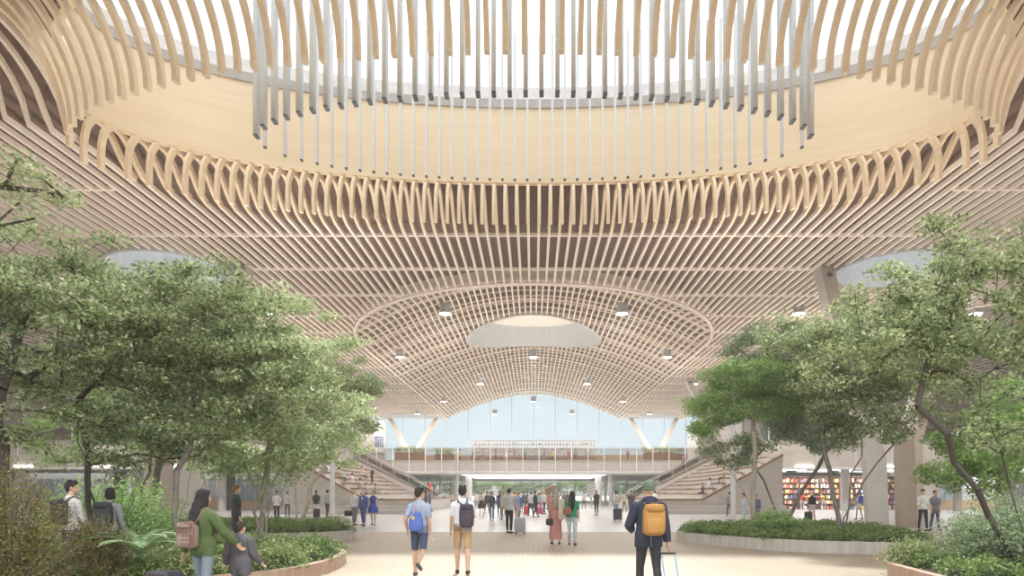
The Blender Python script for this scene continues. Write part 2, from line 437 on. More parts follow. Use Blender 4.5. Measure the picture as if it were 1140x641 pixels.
# ---- pendant lamps
lamp_m=(MB().cyl((0,0),.56,.62,.80,28,.50).cyl((0,0),.42,.28,.62,24).mesh('pendant_lamp',M['steel'],False),
        MB().cyl((0,0),.52,0,.28,28,.46).mesh('reflector',M['steel']),
        MB().cyl((0,0),.47,-.02,.05,28).mesh('lens',M['lamp']))
LAMPS=[]
rows={0:(55.6,(-3,-1,1,3,5,-5)),1:(73.6,(-4,-2,0,2,4)),2:(91.8,(-3,-1,1,3)),3:(109.5,(-2,0,2)),4:(127,(-3,-1,1,3))}
rown=['nearest lamp row before the far vault','second lamp row level with the round oculus','third lamp row beyond the oculus','fourth lamp row deep in the vault','last lamp row by the glass end wall']
for r_,(yy,ks) in rows.items():
    for k in ks:
        x=k*7.2; top=ceil_z(x,yy); z=14.55+EYE
        LAMPS.append((x,yy,z))
        side='on the centre line' if k==0 else ('%s %s of centre' %({1:'first',2:'one bay',3:'well',4:'two bays',5:'far'}[abs(k)],'right' if k>0 else 'left'))
        o=link('pendant_lamp',lamp_m[0],None,'pendant lamp %s in the %s'%(side,rown[r_].replace(' before the far vault','').replace(' level with the round oculus',' by the oculus')),'ceiling lamp','round pendant downlights',loc=(x,yy,z))
        link('reflector',lamp_m[1],o); link('lens',lamp_m[2],o)
        MB().cyl((0,0),.012,.78,top-z+.9,6).build('rod',M['steel'],o)
for yy,ks in ((19.6,(-4,4)),(1.6,(-4,-2,0,2,4))):
    for k in ks: LAMPS.append((k*7.2,yy,14.5+EYE))
for (x,y,z) in LAMPS:
    li=bpy.data.lights.new('lamp light','AREA'); li.shape='DISK'; li.size=.9; li.energy=LAMPW; li.color=(1,.965,.92)
    lo=bpy.data.objects.new('lamp_light',li); COL.objects.link(lo); lo.location=(x,y,z-.06)
for (x,y,z,w) in ((-11.5,39,5.75,1.3),(11.5,39,5.75,1.3),(-17.2,31.5,5.2,1),(17.2,31.5,5.2,1),(-34,59.5,7.5,1),(34,59.5,7.5,1),(-50,59.5,7.5,1),(50,59.5,7.5,1),(-16,79.5,7.1,1),(16,79.5,7.1,1),(-5,79.5,7.1,.8),(5,79.5,7.1,.8),(-22,59.5,7.5,1),(22,59.5,7.5,1),(-9,110,6.5,.7),(9,110,6.5,.7),(-24,128,6.5,.7),(24,128,6.5,.7)):  # upward lamps added to brighten the ceiling, without any real fittings
    li=bpy.data.lights.new('added_uplight','AREA'); li.shape='DISK'; li.size=.8; li.energy=UPW*w; li.color=(1,.97,.93)
    lo=bpy.data.objects.new('added_uplight',li); COL.objects.link(lo); lo.location=(x,y,z); lo.rotation_euler=(pi,0,0)
# ------------------------------------------------------------------ shell
struct('floor', MB().box(-66,66,28.7,140,-.3,0), M['terrazzo'])
f2=struct('floor.001', MB().box(-66,66,-20,28.7,-.3,.0), M['plank'])
gr=struct('ground_outside', MB().box(-160,160,140,320,-.5,-.1), M['outside']); gr.name='floor.002'
struct('floor.003', MB().box(-160,160,-120,-20,-.5,-.1), M['outside'])
for s,nm in ((-1,'wall_left'),(1,'wall_right')):
    struct(nm, MB().box(min(s*66,s*66.4),max(s*66,s*66.4),-6,140,0,HB+1), M['beige'])
# far glazed end wall
W=empty('window_2',(0,140,0)); W['kind']='structure'
fr=MB()
for k in range(-14,15):
    x=k*4.46; fr.box(x-.07,x+.07,-.3,.05,5.4,ceil_z(x,139.9)+.3)
for zz in (5.45,10.2): fr.box(-64,64,-.1,.02,zz-.05,zz+.05)
fr.build('window_frame',M['curb'],W)
vs=[];fs=[]
xs2=np.arange(-66,66.1,1.5)
gm=MB()
for a,b in zip(xs2[:-1],xs2[1:]):
    gm.add([(a,-.12,5.45),(b,-.12,5.45),(b,-.12,ceil_z(b,139.9)+.8),(a,-.12,ceil_z(a,139.9)+.8)],[(0,1,2,3)])
gm.build('pane',M['glassblue'],W)
W=empty('window_3',(0,126,0)); W['kind']='structure'
fr=MB()
for k in range(-8,9):
    x=k*3.1+1.5; fr.box(x-.05,x+.05,-.1,.05,0,3.8)
fr.box(-26,26,-.08,.02,2.9,3.0)
fr.build('window_frame',M['white'],W)
MB().add([(-26,0,0),(26,0,0),(26,0,3.8),(-26,0,3.8)],[(0,1,2,3)]).build('pane',M['glass'],W)
# mezzanine deck
ZM=5.45
struct('floor.004', MB().box(-21.5,21.5,80.3,140,4.2,ZM-.12), M['beige2'])
sf=MB(); sf.box(-21.5,21.5,80.05,140,3.78,4.2)
o=sf.build('ceiling.001',M['white'],kind='structure')
sl_=MB()
for k in range(5): sl_.box(-8.6,8.6,81.5+k*5,84.3+k*5,3.74,3.78)
sl_.build('light_panel',M['lampglow'],o)
fa=MB(); fa.box(-21.5,21.5,80,80.3,4.15,ZM)
o=fa.build('trim_7',M['beige2'],kind='structure')
MB().box(-21.5,21.5,79.85,80.0,4.0,4.12).build('edge_strip',M['white'],o)
BL=empty('balustrade',(0,79.9,0),0,'long glass balustrade with thin white posts along the mezzanine front','balustrade')
for k in range(-11,12):
    x=k*1.9+.65
    MB().box(x-.04,x+.04,-.12,.0,4.0,6.92).build('post',M['white'],BL)
    if k<11: MB().box(x+.05,x+1.85,-.05,-.02,ZM,6.85).build('glass_panel',M['glassgrey'],BL)
MB().box(-20.3,20.9,-.10,-.0,6.88,6.93).build('handrail',M['steel'],BL)
# columns under the mezzanine
def column(x,y,r,z1,m,label):
    mb=MB(); mb.cyl((0,0),r,0,z1,24); mb.cyl((0,0),r*1.15,0,.08,24)
    return mb.build('column',m,None,label=label,cat='column',loc=(x,y,0))
column(-7.9,83,.42,3.78,M['white'],'thick white round column left of centre below the mezzanine')
column(7.9,83,.42,3.78,M['white'],'thick white round column right of centre below the mezzanine')
column(-9.3,82,.30,3.78,M['grey'],'grey column beside the thick white one, left below the mezzanine')
column(9.3,82,.30,3.78,M['grey'],'grey column beside the thick white one, right below the mezzanine')
column(-11.5,39,.14,5.6,M['white'],'slim white free-standing pole among the trees on the left')
column(11.4,39,.14,5.6,M['white'],'slim white free-standing pole among the trees on the right')
# glazed rooms left and right below the mezzanine
for s,nm in ((-1,'window_4'),(1,'window_5')):
    W=empty(nm,(0,92,0)); W['kind']='structure'
    fr=MB()
    for k in range(9):
        x=s*(9.6+k*1.5); fr.box(x-.12,x+.12,-.12,.06,0,3.78)
    fr.box(min(s*9.5,s*21.5),max(s*9.5,s*21.5),-.1,.04,2.7,2.85)
    fr.build('window_frame',M['offwhite'],W)
    a,b=sorted((s*9.5,s*21.5)); MB().add([(a,0,0),(b,0,0),(b,0,3.78),(a,0,3.78)],[(0,1,2,3)]).build('pane',M['glass'],W)
# ---- Y shaped roof pylons
def beam(mb,p0,p1,a0,a1,b0,b1,mi=0):
    p0=Vector(p0);p1=Vector(p1)
    vs=[]
    for p,a,b in ((p0,a0,b0),(p1,a1,b1)):
        for (sx,sy) in ((-1,-1),(1,-1),(1,1),(-1,1)): vs.append((p.x+sx*a/2,p.y+sy*b/2,p.z))
    mb.add(vs,[(0,1,5,4),(1,2,6,5),(2,3,7,6),(3,0,4,7),(3,2,1,0),(4,5,6,7)],mi)
def pylon(x,y0,xm,xa,xb,y1,zb,sc,m1,m2,label):
    o=empty('roof_pylon',(xm,y0,zb),0,label,'roof support'); 
    T=Vector((xm,y0,zb))
    for k,(xt) in enumerate(sorted((xa,xb))):
        mb=MB()
        if k==0: b=Vector((xm-.75*sc,y0,zb))
        else: b=Vector((xm+.75*sc,y0,zb))
        kn=b+Vector((0,.6*sc,4.4*sc))
        beam(mb,b-T,kn-T,1.05*sc,1.05*sc,1.7*sc,1.6*sc); beam(mb,kn-T,Vector((xt,y1,HB+.1))-T,1.05*sc,.9*sc,1.6*sc,1.2*sc)
        a=mb.build('slanted_arm',m1 if k==0 else m1,o)
        t=Vector((xt,y1,HB+.1))-T; 
        MB().cyl((0,0),.16,-.05,.02,16).build('bolt_plate',M['black'],a)
        bp=a.children[0]; f=.93; pp=(kn-T).lerp(t,f); bp.rotation_euler=(pi/2,0,0); bp.location=(pp.x,pp.y-.62*sc-.05,pp.z)
    mb=MB(); beam(mb,(.25*sc,.3,0),(.25*sc,.9,4.3),.75*sc,1.1*sc,1.2*sc,.9*sc); mb.build('web_plate',m2,o)
    return o
for s in (1,-1):
    o=empty('roof_pylon',(s*17.2,33,0),0,'big slanted steel roof pylon rising behind the trees on the %s'%('right' if s>0 else 'left'),'roof support')
    T=Vector((s*17.2,33,0))
    mb=MB(); b=Vector((s*16.6,33,0)); k=Vector((s*16.75,33.6,3.3)); t=Vector((s*19.5,46,HB+.1))
    beam(mb,b-T,k-T,1.0,1.0,.35,.5); beam(mb,k-T,t-T,1.0,.9,.5,1.2); a=mb.build('slanted_arm',M['pylon'],o)
    pp=(k-T).lerp(t-T,.93); MB().cyl((0,0),.17,-.05,.02,16).build('bolt_plate',M['black'],a); bp=a.children[0]; bp.rotation_euler=(pi/2,0,0); bp.location=(pp.x,pp.y-.65,pp.z)
    mb=MB(); b=Vector((s*17.95,32.6,0)); k=Vector((s*18.3,33.4,4.2)); t=Vector((s*29.0,46,HB+.1))
    beam(mb,b-T,k-T,.3,.4,2.0,1.9); beam(mb,k-T,t-T,.4,.9,1.9,1.2); mb.build('slanted_arm',M['pylonwood'],o)
for s in (-1,1):
    pylon(0,134,s*24.0,s*19.5,s*29.0,138,ZM,.9,M['slat'],M['slat'],'pale Y-shaped roof support by the glass end wall, %s side'%('left' if s<0 else 'right'))
    pylon(0,89,s*24.5,s*20.5,s*29.0,91,ZM,.9,M['pylon'],M['pylon'],'pale Y-shaped roof support beside the mezzanine, %s side'%('left' if s<0 else 'right'))
    struct('floor.00%d'%(5 if s<0 else 6), MB().box(min(s*21.5,s*66),max(s*21.5,s*66),60.3,140,4.3,ZM-.12), M['beige2'])
# ------------------------------------------------------------------ side blocks with shops
for s,side in ((-1,'left'),(1,'right')):
    def bx(mb,a,b,y0,y1,z0,z1,mi=0): a,b=sorted((s*a,s*b)); return mb.box(a,b,y0,y1,z0,z1,mi)
    # fascia of the upper floor
    mb=bx(MB(),19.8,66,60,60.3,3.75,6.25)
    o=mb.build('trim_%d'%(8 if s<0 else 9),M['beige'],kind='structure')
    j=MB()
    for k in range(13): bx(j,21.5+k*3.4,21.56+k*3.4,59.97,60,3.8,6.2)
    bx(j,19.8,66,59.9,60,3.7,3.86); j.build('joints',M['white'],o)
    l=MB()
    for k in range(6): bx(l,23+k*7,24.6+k*7,59.85,59.95,3.9,4.0)
    l.build('light_slot',M['lamp'],o)
    # soffit over the shops
    so=bx(MB(),19.8,66,60.3,74,3.75,3.9).build('ceiling.00%d'%(2 if s<0 else 3),M['white'],kind='structure')
    li=MB()
    for k in range(10): bx(li,22+k*4.2,25+k*4.2,62.5,63.0,3.70,3.75); bx(li,22+k*4.2,25+k*4.2,67.5,68.0,3.70,3.75)
    li.build('light_strip',M['lampglow'] if s>0 else M['white'],so)
    # back wall of the shops
    wb=bx(MB(),19.8,66,73.7,74,0,3.75).build('wall_back_%s'%side,M['offwhite'],kind='structure')
    wd=MB()
    bx(wd,19.9,20.2,60.3,73.7,0,3.75); bx(wd,35.6,35.9,60.3,73.7,0,3.75); wd.build('divider',M['offwhite'],wb)
    for xx in (27,44):
        li=bpy.data.lights.new('shop light','AREA'); li.shape='RECTANGLE'; li.size=12; li.size_y=3; li.energy=900 if s>0 else 120; lo=bpy.data.objects.new('shop_light',li); COL.objects.link(lo); lo.location=(s*xx,64.5,3.66)
    # round columns
    for k,xx in enumerate((27.9,38.0,46.0)):
        c=column(s*xx,61.2,.35,3.72,M['offwhite'],'plain pale round column in front of the %s shops, %s from the hall'%(side,('first','second','third')[k]))
    # upper floor set-back wall with timber and glass bands
    uw=bx(MB(),24,66,100,100.3,ZM,HB).build('wall_upper_%s'%side,M['beige2'],kind='structure')
    q=MB(); 
    for k in range(8): bx(q,26+k*5,28.4+k*5,99.9,100,ZM,9.2)
    q.build('timber_panel',M['wood'],uw)
    q=MB()
    for k in range(8): bx(q,28.6+k*5,30.8+k*5,99.9,100,ZM+.3,12.2)
    q.build('pane',M['glassblue'],uw)
    # mezzanine side wall / white panel
    w=MB(); bx(w,19.0,20.3,84,84.3,ZM,8.9); w.build('wall_panel_%s'%side,M['white'] if s>0 else M['beige'],kind='structure').name='wall_mezzanine_%s'%side
    w=MB(); bx(w,20.3,25.5,83.6,84.0,ZM-.0,13.0 if s<0 else 10.3)
    struct('wall_side_%s'%side,w,M['beige2'])
    bal=empty('balustrade',(0,59.8,0),0,'glass balustrade along the upper floor above the %s shops'%side,'balustrade')
    for k in range(14):
        bx(MB(),20.6+k*3.3,20.68+k*3.3,0,.08,6.2,7.35).build('post',M['white'],bal)
        bx(MB(),20.7+k*3.3,23.88+k*3.3,.02,.05,6.25,7.3).build('glass_panel',M['glassgrey'],bal)
# book shop on the right: book cases with rows of coloured books
bookmats=[mat('book%d'%i,c,.6) for i,c in enumerate([(.55,.06,.05),(.75,.35,.10),(.10,.16,.35),(.8,.78,.7),(.06,.06,.07),(.35,.10,.08),(.75,.6,.2)])]
def bookcase(x,y,w,h,rows,label):
    o=empty('bookcase',(x,y,0),0,label,'bookcase','dark bookcases in the bright book shop')
    fr=MB(); fr.box(-w/2,w/2,.30,.34,0,h); fr.box(-w/2,-w/2+.05,0,.34,0,h); fr.box(w/2-.05,w/2,0,.34,0,h); fr.build('frame',M['bronze'],o)
    for r in range(rows+1):
        MB().box(-w/2+.05,w/2-.05,0,.3,r*h/rows*.98,r*h/rows*.98+.05).build('shelf',M['bronze'],o)
    bk=MB()
    for r in range(rows):
        xx=-w/2+.08
        while xx<w/2-.15:
            bw=random.uniform(.05,.16); bh=random.uniform(.4,.72)*h/rows
            if random.random()<.8: bk.box(xx,xx+bw,.02,.26,r*h/rows*.98+.05,r*h/rows*.98+.05+bh,random.randrange(7))
            xx+=bw+.01
    b=bk.build('books',bookmats,o); b['kind']='stuff'
for k,x in enumerate((22.9,24.9,26.9,28.9)):
    bookcase(x,66.5,1.9,3.2,6,'dark bookcase full of coloured books, %s from the left in the bright right shop'%('first','second','third','fourth')[k])
bookcase(31.4,66.0,1.8,3.2,6,'dark bookcase right of the pale round column in the right shop')
bookcase(34.3,65.5,1.6,3.2,6,'dark bookcase seen beside the slanted pylon in the right shop')
tb=empty('display_table',(26.0,63.5,0),0,'white shop table stacked with bright red, yellow and blue magazines','table')
MB().box(-1.1,1.1,-.35,.35,.8,.86).build('table_top',M['white'],tb)
for sx in (-1,1):
    for sy in (-.3,.3): MB().box(sx-.03,sx+.03,sy-.03,sy+.03,0,.8).build('leg',M['white'],tb)
for i in range(6):
    x=-.95+i*.36; MB().ell((0,0,.0),(.15,.2,.22),.2).build('magazine_pile',bookmats[[0,1,6,2,0,6][i]],None,label='small pile of %s magazines on the white shop table'%['red, leftmost','orange','cream','navy','red, second from the right','mustard, rightmost'][i],cat='magazines',group='magazine piles',loc=(26.0+x,63.5,1.08))
# shuttered shop fronts
def shopfront(x,y,w,label):
    o=empty('shop_front',(x,y,0),0,label,'shop front')
    MB().box(-w/2,w/2,0,.12,2.9,3.5).build('sign_band',M['grey'],o)
    MB().box(-w/2,w/2,.1,.16,.0,.95).build('counter_front',M['woodlight'],o)
    g=MB()
    for k in range(int(w/.9)+1): g.box(-w/2+k*.9-.03,-w/2+k*.9+.03,0,.1,.95,2.9)
    g.build('frame',M['white'],o)
    g=MB()
    for k in range(12): g.box(-w/2,w/2,.11,.15,1.0+k*.155,1.11+k*.155)
    g.build('shutter',M['grey'],o)
    MB().box(-w/2,-w/2+.02+w*.45,-.02,-.01,1.0,2.85).build('pane',M['glass'],o)
shopfront(40.2,64.8,7.5,'grey shuttered shop front right of the pylon on the right side')
shopfront(-33.5,64.8,7.5,'grey shuttered shop front left of the pylon on the left side')
shopfront(-44.5,64.8,9,'grey shuttered shop front at the far left behind the trees')
shopfront(-24.5,64.8,7.5,'dark windowed shop front between the left pylon and the terraces')
# ------------------------------------------------------------------ stepped seating and stairs
for s,side in ((-1,'left'),(1,'right')):
    def X(a): return s*a
    B=empty('seating_terrace',(0,54,0),0,'stepped pale seating terrace with oak edges rising to the %s of the hall'%side,'stepped seating')
    def part(nm,prof,y0,y1,m,par=B):   # prof: polygon in (x,z)
        mb=MB(); n=len(prof); vs=[(X(x),y0-54,z) for x,z in prof]+[(X(x),y1-54,z) for x,z in prof]
        fs=[tuple(range(n)) if s<0 else tuple(range(n))[::-1],tuple(range(n,2*n))[::-1] if s<0 else tuple(range(n,2*n))]
        fs+=[(i,n+i,n+(i+1)%n,(i+1)%n) if s<0 else (i,(i+1)%n,n+(i+1)%n,n+i) for i in range(n)]
        return mb.add(vs,fs).build(nm,m,par)
    # long low steps in front
    part('low_step',[(8.6,0),(19.6,0),(19.6,.30),(8.6,.30)],52.0,54,M['offwhite'])
    part('low_step',[(9.0,.3),(19.6,.3),(19.6,.62),(9.0,.62)],53.0,54,M['beige'])
    part('side_wall',[(9.3,0),(19.7,0),(19.7,4.55),(13.4,1.02),(9.3,1.02)],54,54.25,M['beige'])
    part('oak_edge',[(9.2,1.02),(13.4,1.02),(19.7,4.55),(19.7,4.72),(13.3,1.16),(9.2,1.16)],53.9,54.5,M['wood'])
    nst=9
    for k in range(nst):
        x0=9.3 if k==0 else 13.4+(k-1)*.78; z=1.02+k*.43
        part('terrace_step',[(x0,0),(19.6,0),(19.6,z),(x0,z)] if k==0 else [(x0,z-.43),(19.6,z-.43),(19.6,z),(x0,z)],54.25,76.5,M['offwhite'])
        a,b=sorted((X(x0-.02),X(x0+.64)))
        for (ya,yb) in ((54.9+k*.2,61.5),(63.0,69.0),(70.2,75.5)):
            MB().box(a,b,ya-54,yb-54,z+.02,z+.14).build('oak_seat',M['wood'],B)
    # stairs against the mezzanine
    stp=MB(); n=30
    for i in range(n):
        x0=9.6+i*.34; z=(i+1)*ZM/n
        a,b=sorted((X(x0),X(9.6+n*.34))); stp.box(a,b,22.7,25.8,z-ZM/n,z)
    stp.build('stair_flight',M['offwhite'],B)
    mbp=[(9.3,.1),(9.3,1.1),(10.0,1.25),(20.2,6.6),(20.2,5.4)]
    part('glass_panel',mbp,76.55,76.6,M['glassgrey'])
    part('stringer',[(9.4,0),(9.9,0),(20.2,5.0),(20.2,5.6),(9.4,.25)],76.62,76.68,M['beige'])
    part('glass_panel',mbp,79.6,79.65,M['glassgrey'])
    for yy in (22.6,25.65):
        MB().tube([(X(9.3),yy,1.12),(X(10.0),yy,1.28),(X(20.2),yy,6.62)],.05,8).build('handrail',M['steel'],B)
    q=MB()
    for i in range(8): q.box(X(9.6+i*1.5)-.03,X(9.6+i*1.5)+.03,22.58,22.64,.2+i*.78,1.2+i*.78)
    q.build('rail_posts',M['steel'],B)
# ------------------------------------------------------------------ departures board
bd=empty('departures_board',(-18.2,81.6,0),0,'dark blue departures board with white text rows on a pale housing on the mezzanine','information board')
MB().box(-2.6,.25,0,1.2,ZM+.0,10.2).build('housing',M['beige'],bd)
MB().box(-.95,.35,-.1,0,ZM+.95,9.0).build('white_face',M['white'],bd)
navy=mat('screen navy',(.03,.05,.14),.3)
pn=MB().box(-.80,.28,-.16,-.1,ZM+1.65,8.35).build('screen',navy,bd)
tx=MB()
for c in range(4):
    for r in range(7):
        x0=-.76+c*.265; w=random.uniform(.10,.2); z=8.22-r*.165
        tx.box(x0,x0+w,-.175,-.16,z-.07,z)
tx.build('text_rows',M['white'],pn)
# ------------------------------------------------------------------ bar trellis on the mezzanine
tr=empty('bar_trellis',(0,95,ZM),0,'long light timber bar shelving with a grid of open shelves on the mezzanine','bar shelving')
g=MB()
for k in range(41): x=-8.4+k*.42; g.box(x-.03,x+.03,0,.5,0,3.45)
g.build('uprights',M['woodlight'],tr)
for zz in (.6,1.3,1.75,2.2,2.8,3.4): MB().box(-8.5,8.5,-.02,.52,zz,zz+.07).build('shelf',M['woodlight'],tr)
b=MB()
for k in range(230):
    x=random.uniform(-8.2,8.2); zz=random.choice([1.37,1.82,2.27,2.87]); b.box(x,x+.07,.15,.25,zz,zz+random.uniform(.15,.32),random.randrange(7))
b=b.build('bottles',bookmats,tr); b['kind']='stuff'

MB().box(-8.6,8.6,-1.6,-1.0,0,1.1).build('counter',M['wood'],tr)
# back bar wall lower timber band beyond
bb=empty('timber_screen',(0,104,ZM),0,'low timber screen wall running across the mezzanine behind the bar','screen')
MB().box(-17.5,17.5,0,.2,0,1.9).build('panel',M['woodlight'],bb)
q=MB()
for k in range(60): q.box(-17.5+k*.6,-17.44+k*.6,-.05,0,0,1.95)
q.build('battens',M['wood'],bb)
# planter boxes & plants on the mezzanine; tables
def leafcloud(C,N,size,rad,flat=.6,seed=0,up=.6):
    r=np.random.default_rng(seed); C=np.asarray(C,float); n=len(C)*N
    c=np.repeat(C,N,axis=0); d=r.normal(size=(n,3)); d/=np.linalg.norm(d,axis=1)[:,None]
    rr=(r.random(n)**(1/2.2))[:,None]
    R=np.asarray(rad); R=np.repeat(R,N)[:,None] if R.ndim else R
    p=c+d*rr*R*np.array([1,1,flat])
    return leafquads(p,size,r,up)
def leafquads(p,size,r,up=.6,asp=.5):
    n=len(p); nrm=r.normal(size=(n,3))*(1-up)+np.array([0,0,up]); nrm/=np.linalg.norm(nrm,axis=1)[:,None]
    t=r.normal(size=(n,3)); t-=nrm*(t*nrm).sum(1)[:,None]; t/=np.linalg.norm(t,axis=1)[:,None]; b=np.cross(nrm,t)
    s=(size*(.7+.6*r.random(n)))[:,None]
    fold=nrm*s*.12
    V=np.stack([p-t*s*.5, p+b*s*asp*.5+fold, p+t*s*.55, p-b*s*asp*.5+fold],axis=1).reshape(-1,3)
    Fq=np.arange(n*4).reshape(n,4)
    return V,Fq
def box_planter(x,y,z,w,label):
    o=empty('planter_box',(x,y,z),0,label,'planter')
    MB().box(-w/2,w/2,-.4,.4,0,1.05).build('box',M['wood'],o)
    C=[(random.uniform(-w/2,w/2),random.uniform(-.35,.35),1.1+random.uniform(0,.55)) for _ in range(int(w*9))]
    V,Fq=leafcloud(C,40,.16,.38,.9,seed=int(abs(x)*10)); link('foliage',npmesh('foliage',V,Fq,M['leafB']),o)
box_planter(-15.0,83.0,ZM,3.6,'oak planter with pale green plants on the left of the mezzanine')
box_planter(-11.2,86,ZM,2.4,'smaller oak planter with green plants beside the seated guests, left mezzanine')
box_planter(15.2,83.0,ZM,3.6,'oak planter with pale green plants on the right of the mezzanine')
box_planter(18.6,86,ZM,2.6,'low oak planter at the far right end of the mezzanine')
def bar_table(x,y,z,h=1.0,w=1.3,lab='',m='wood'):
    o=empty('table',(x,y,z),0,lab,'table')
    MB().box(-w/2,w/2,-.35,.35,h-.05,h).build('table_top',M[m],o)
    MB().box(-.04,.04,-.04,.04,.03,h-.05).build('pedestal',M['dark'],o); MB().box(-.3,.3,-.25,.25,0,.03).build('base',M['dark'],o)
def chair(x,y,z,rz,lab,m):
    o=empty('chair',(x,y,z),rz,lab,'chair','chairs of the upstairs and downstairs cafe')
    MB().box(-.22,.22,-.22,.22,.43,.48).build('seat',m,o)
    MB().box(-.22,.22,-.24,-.20,.55,.88).build('backrest',m,o)
    for a in (-.2,.2):
        for b in (-.2,.2): MB().box(a-.015,a+.015,b-.015,b+.015,0,.43 if b>0 else .88).build('leg',M['dark'],o)
k=0
cols=[M['wood'],M['dark'],M['bronze'],M['woodlight']]
for i in range(9):
    x=-8+i*2.0
    bar_table(x,88,ZM,.75,1.2,'small cafe table on the mezzanine, %s from the left before the bar'%['first','second','third','fourth','fifth','sixth','seventh','eighth','ninth'][i],'bronze')
    for d_,sg in ((-.75,-pi/2),(.75,pi/2)):
        chair(x+d_,88,ZM,sg,'cafe chair on the mezzanine, %s side of the %s table from the left'%('left' if d_<0 else 'right',['first','second','third','fourth','fifth','sixth','seventh','eighth','ninth'][i]),cols[(i+(d_>0))%4])
for i,(x,y) in enumerate(((-12.2,84),(-13.8,86),(12.6,84),(14.2,86),(-15.6,85))):
    bar_table(x,y,0,.75,1.2,['round edged cafe table below the mezzanine, near left','cafe table below the mezzanine, middle left','cafe table below the mezzanine, near right','cafe table below the mezzanine, farther right','cafe table below the mezzanine, far left'][i],'woodlight')
    for d_,sg in ((-.7,-pi/2),(.7,pi/2)): chair(x+d_,y,0,sg,'oak cafe chair on the ground floor at the %s, %s side'%(['near left table','middle left table','near right table','farther right table','far left table'][i],'left' if d_<0 else 'right'),M['woodlight'])
# leaning brown sculpture between the crowd and the exit
sc=empty('sculpture',(.9,68.5,0),0,'big brown leaning leaf shaped sculpture behind the crowd','sculpture')
R=Matrix.Rotation(radians(52),3,'Y')
MB().ell((0.0,0,1.25),(.48,.16,1.75),.9,18,12,rot=R).build('leaning_body',M['bronze'],sc,smooth=True)
MB().box(-1.2,.9,-.3,.3,0,.12).build('base',M['dark'],sc)
MB().box(-.75,-.45,-.12,.12,.1,.85).build('support',M['bronze'],sc)
# sign with diagonal stripes near the exit
sg=empty('notice_stand',(6.1,72,0),0,'upright notice with dark diagonal stripes before the right white column','sign')
MB().box(-.5,.5,-.03,.03,1.1,2.5).build('panel',M['grey'],sg)
q=MB()
for i in range(4):
    z=1.25+i*.3; q.add([(-.42,-.035,z),(.38,-.035,z+.42 if z+.42<2.45 else 2.45),(.38,-.035,min(2.48,z+.5)),(-.42,-.035,z+.1)],[(0,1,2,3)])
q.build('stripes',M['dark'],sg)
MB().cyl((0,0),.05,0,1.15,10).build('post',M['steel'],sg); MB().cyl((0,0),.35,0,.04,20).build('base',M['steel'],sg)
# ------------------------------------------------------------------ planters, plants, trees
def planter(pts,h,m,name_label,soil_z=None):
    # pts: closed outline; smooth by Catmull-Rom
    n=len(pts); P=[]
    for i in range(n):
        p0,p1,p2,p3=[Vector(pts[(i+k-1)%n]) for k in range(4)]
        for t in (0,.2,.4,.6,.8):
            P.append(.5*((2*p1)+(-p0+p2)*t+(2*p0-5*p1+4*p2-p3)*t*t+(-p0+3*p1-3*p2+p3)*t**3))
    c=sum(P,Vector((0,0)))/len(P); N=len(P); vs=[]
    for p in P:
        d=(p-c).normalized()*.16; q=p-d
        vs+=[(p.x,p.y,0),(p.x,p.y,h),(q.x,q.y,h),(q.x,q.y,0)]
    fs=[(i*4+j,i*4+(j+1)%4,((i+1)%N)*4+(j+1)%4,((i+1)%N)*4+j) for i in range(N) for j in range(4)]
    o=MB().add(vs,fs).build('planter',m,None,label=name_label,cat='planter')
    MB().add([(p.x,p.y,h-.05) for p in [q-(q-c).normalized()*.1 for q in P]],[tuple(range(N))]).build('soil',M['soil'],o)
    return P,c,o
def inside(P,x,y,mg=0.0):
    c=False; n=len(P); j=n-1
    for i in range(n):
        a,b=P[i],P[j]
        if ((a.y>y)!=(b.y>y)) and (x<(b.x-a.x)*(y-a.y)/(b.y-a.y+1e-12)+a.x): c=not c
        j=i
    return c
def cover(P,h,n,rad,lm,label,seed,size=.065,zmax=.38,per=210,over=.1,xr=None):
    r=random.Random(seed); xsP=[p.x for p in P]; ysP=[p.y for p in P]; C=[]; tries=0
    while len(C)<n and tries<n*40:
        tries+=1; x=r.uniform(min(xsP),max(xsP)); y=r.uniform(min(ysP),max(ysP))
        R=r.uniform(*rad)
        if all(inside(P,x+R*.72*cos(q*pi/3),y+R*.72*sin(q*pi/3)) for q in range(6)): C.append((x,y,h-.05,R,r.uniform(.55,1)*zmax))
    rg=np.random.default_rng(seed); Ps=[]; core=MB()
    for (x,y,z,R,H_) in C:
        k=int(per*(R/.4)**2); d=rg.normal(size=(k,3)); d[:,2]=abs(d[:,2]); d/=np.linalg.norm(d,axis=1)[:,None]
        rr=(.82+.25*rg.random(k))[:,None]
        Ps.append(np.array([x,y,z])+d*rr*np.array([R,R,H_]))
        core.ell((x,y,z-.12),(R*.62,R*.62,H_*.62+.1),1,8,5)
    Pn=np.concatenate(Ps); V,Fq=leafquads(Pn,size,rg,.45,.55)
    o=link('ground_cover',npmesh('ground_cover',V,Fq,lm),None,label,'ground cover plants',kind='stuff')
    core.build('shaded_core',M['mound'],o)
    return C
PR,_,_=planter([(4.9,23.2),(5.6,21.2),(7.2,19.1),(9.0,18.3),(10.2,18.0),(11.3,19.6),(12.2,23.5),(11.0,26.4),(7.5,26.2),(5.6,25.0)],.33,M['planter'],'long curved concrete planter on the right holding the low green hedge plants')
cover(PR,.33,260,(.28,.5),M['leafcover'],'low dark green ground cover filling the curved right planter',11,zmax=.42)
PN,_,_=planter([(6.45,10.0),(6.55,12.0),(6.9,13.3),(8.2,14.4),(10.5,15.2),(13.5,15.0),(15,12),(14,8),(10,6.5),(7.2,7.5)],.33,M['corten'],'brown steel planter at the bottom right corner')
cover(PN,.33,230,(.22,.45),M['leafcover'],'pale and dark green ground cover in the bottom right planter',12,zmax=.36)
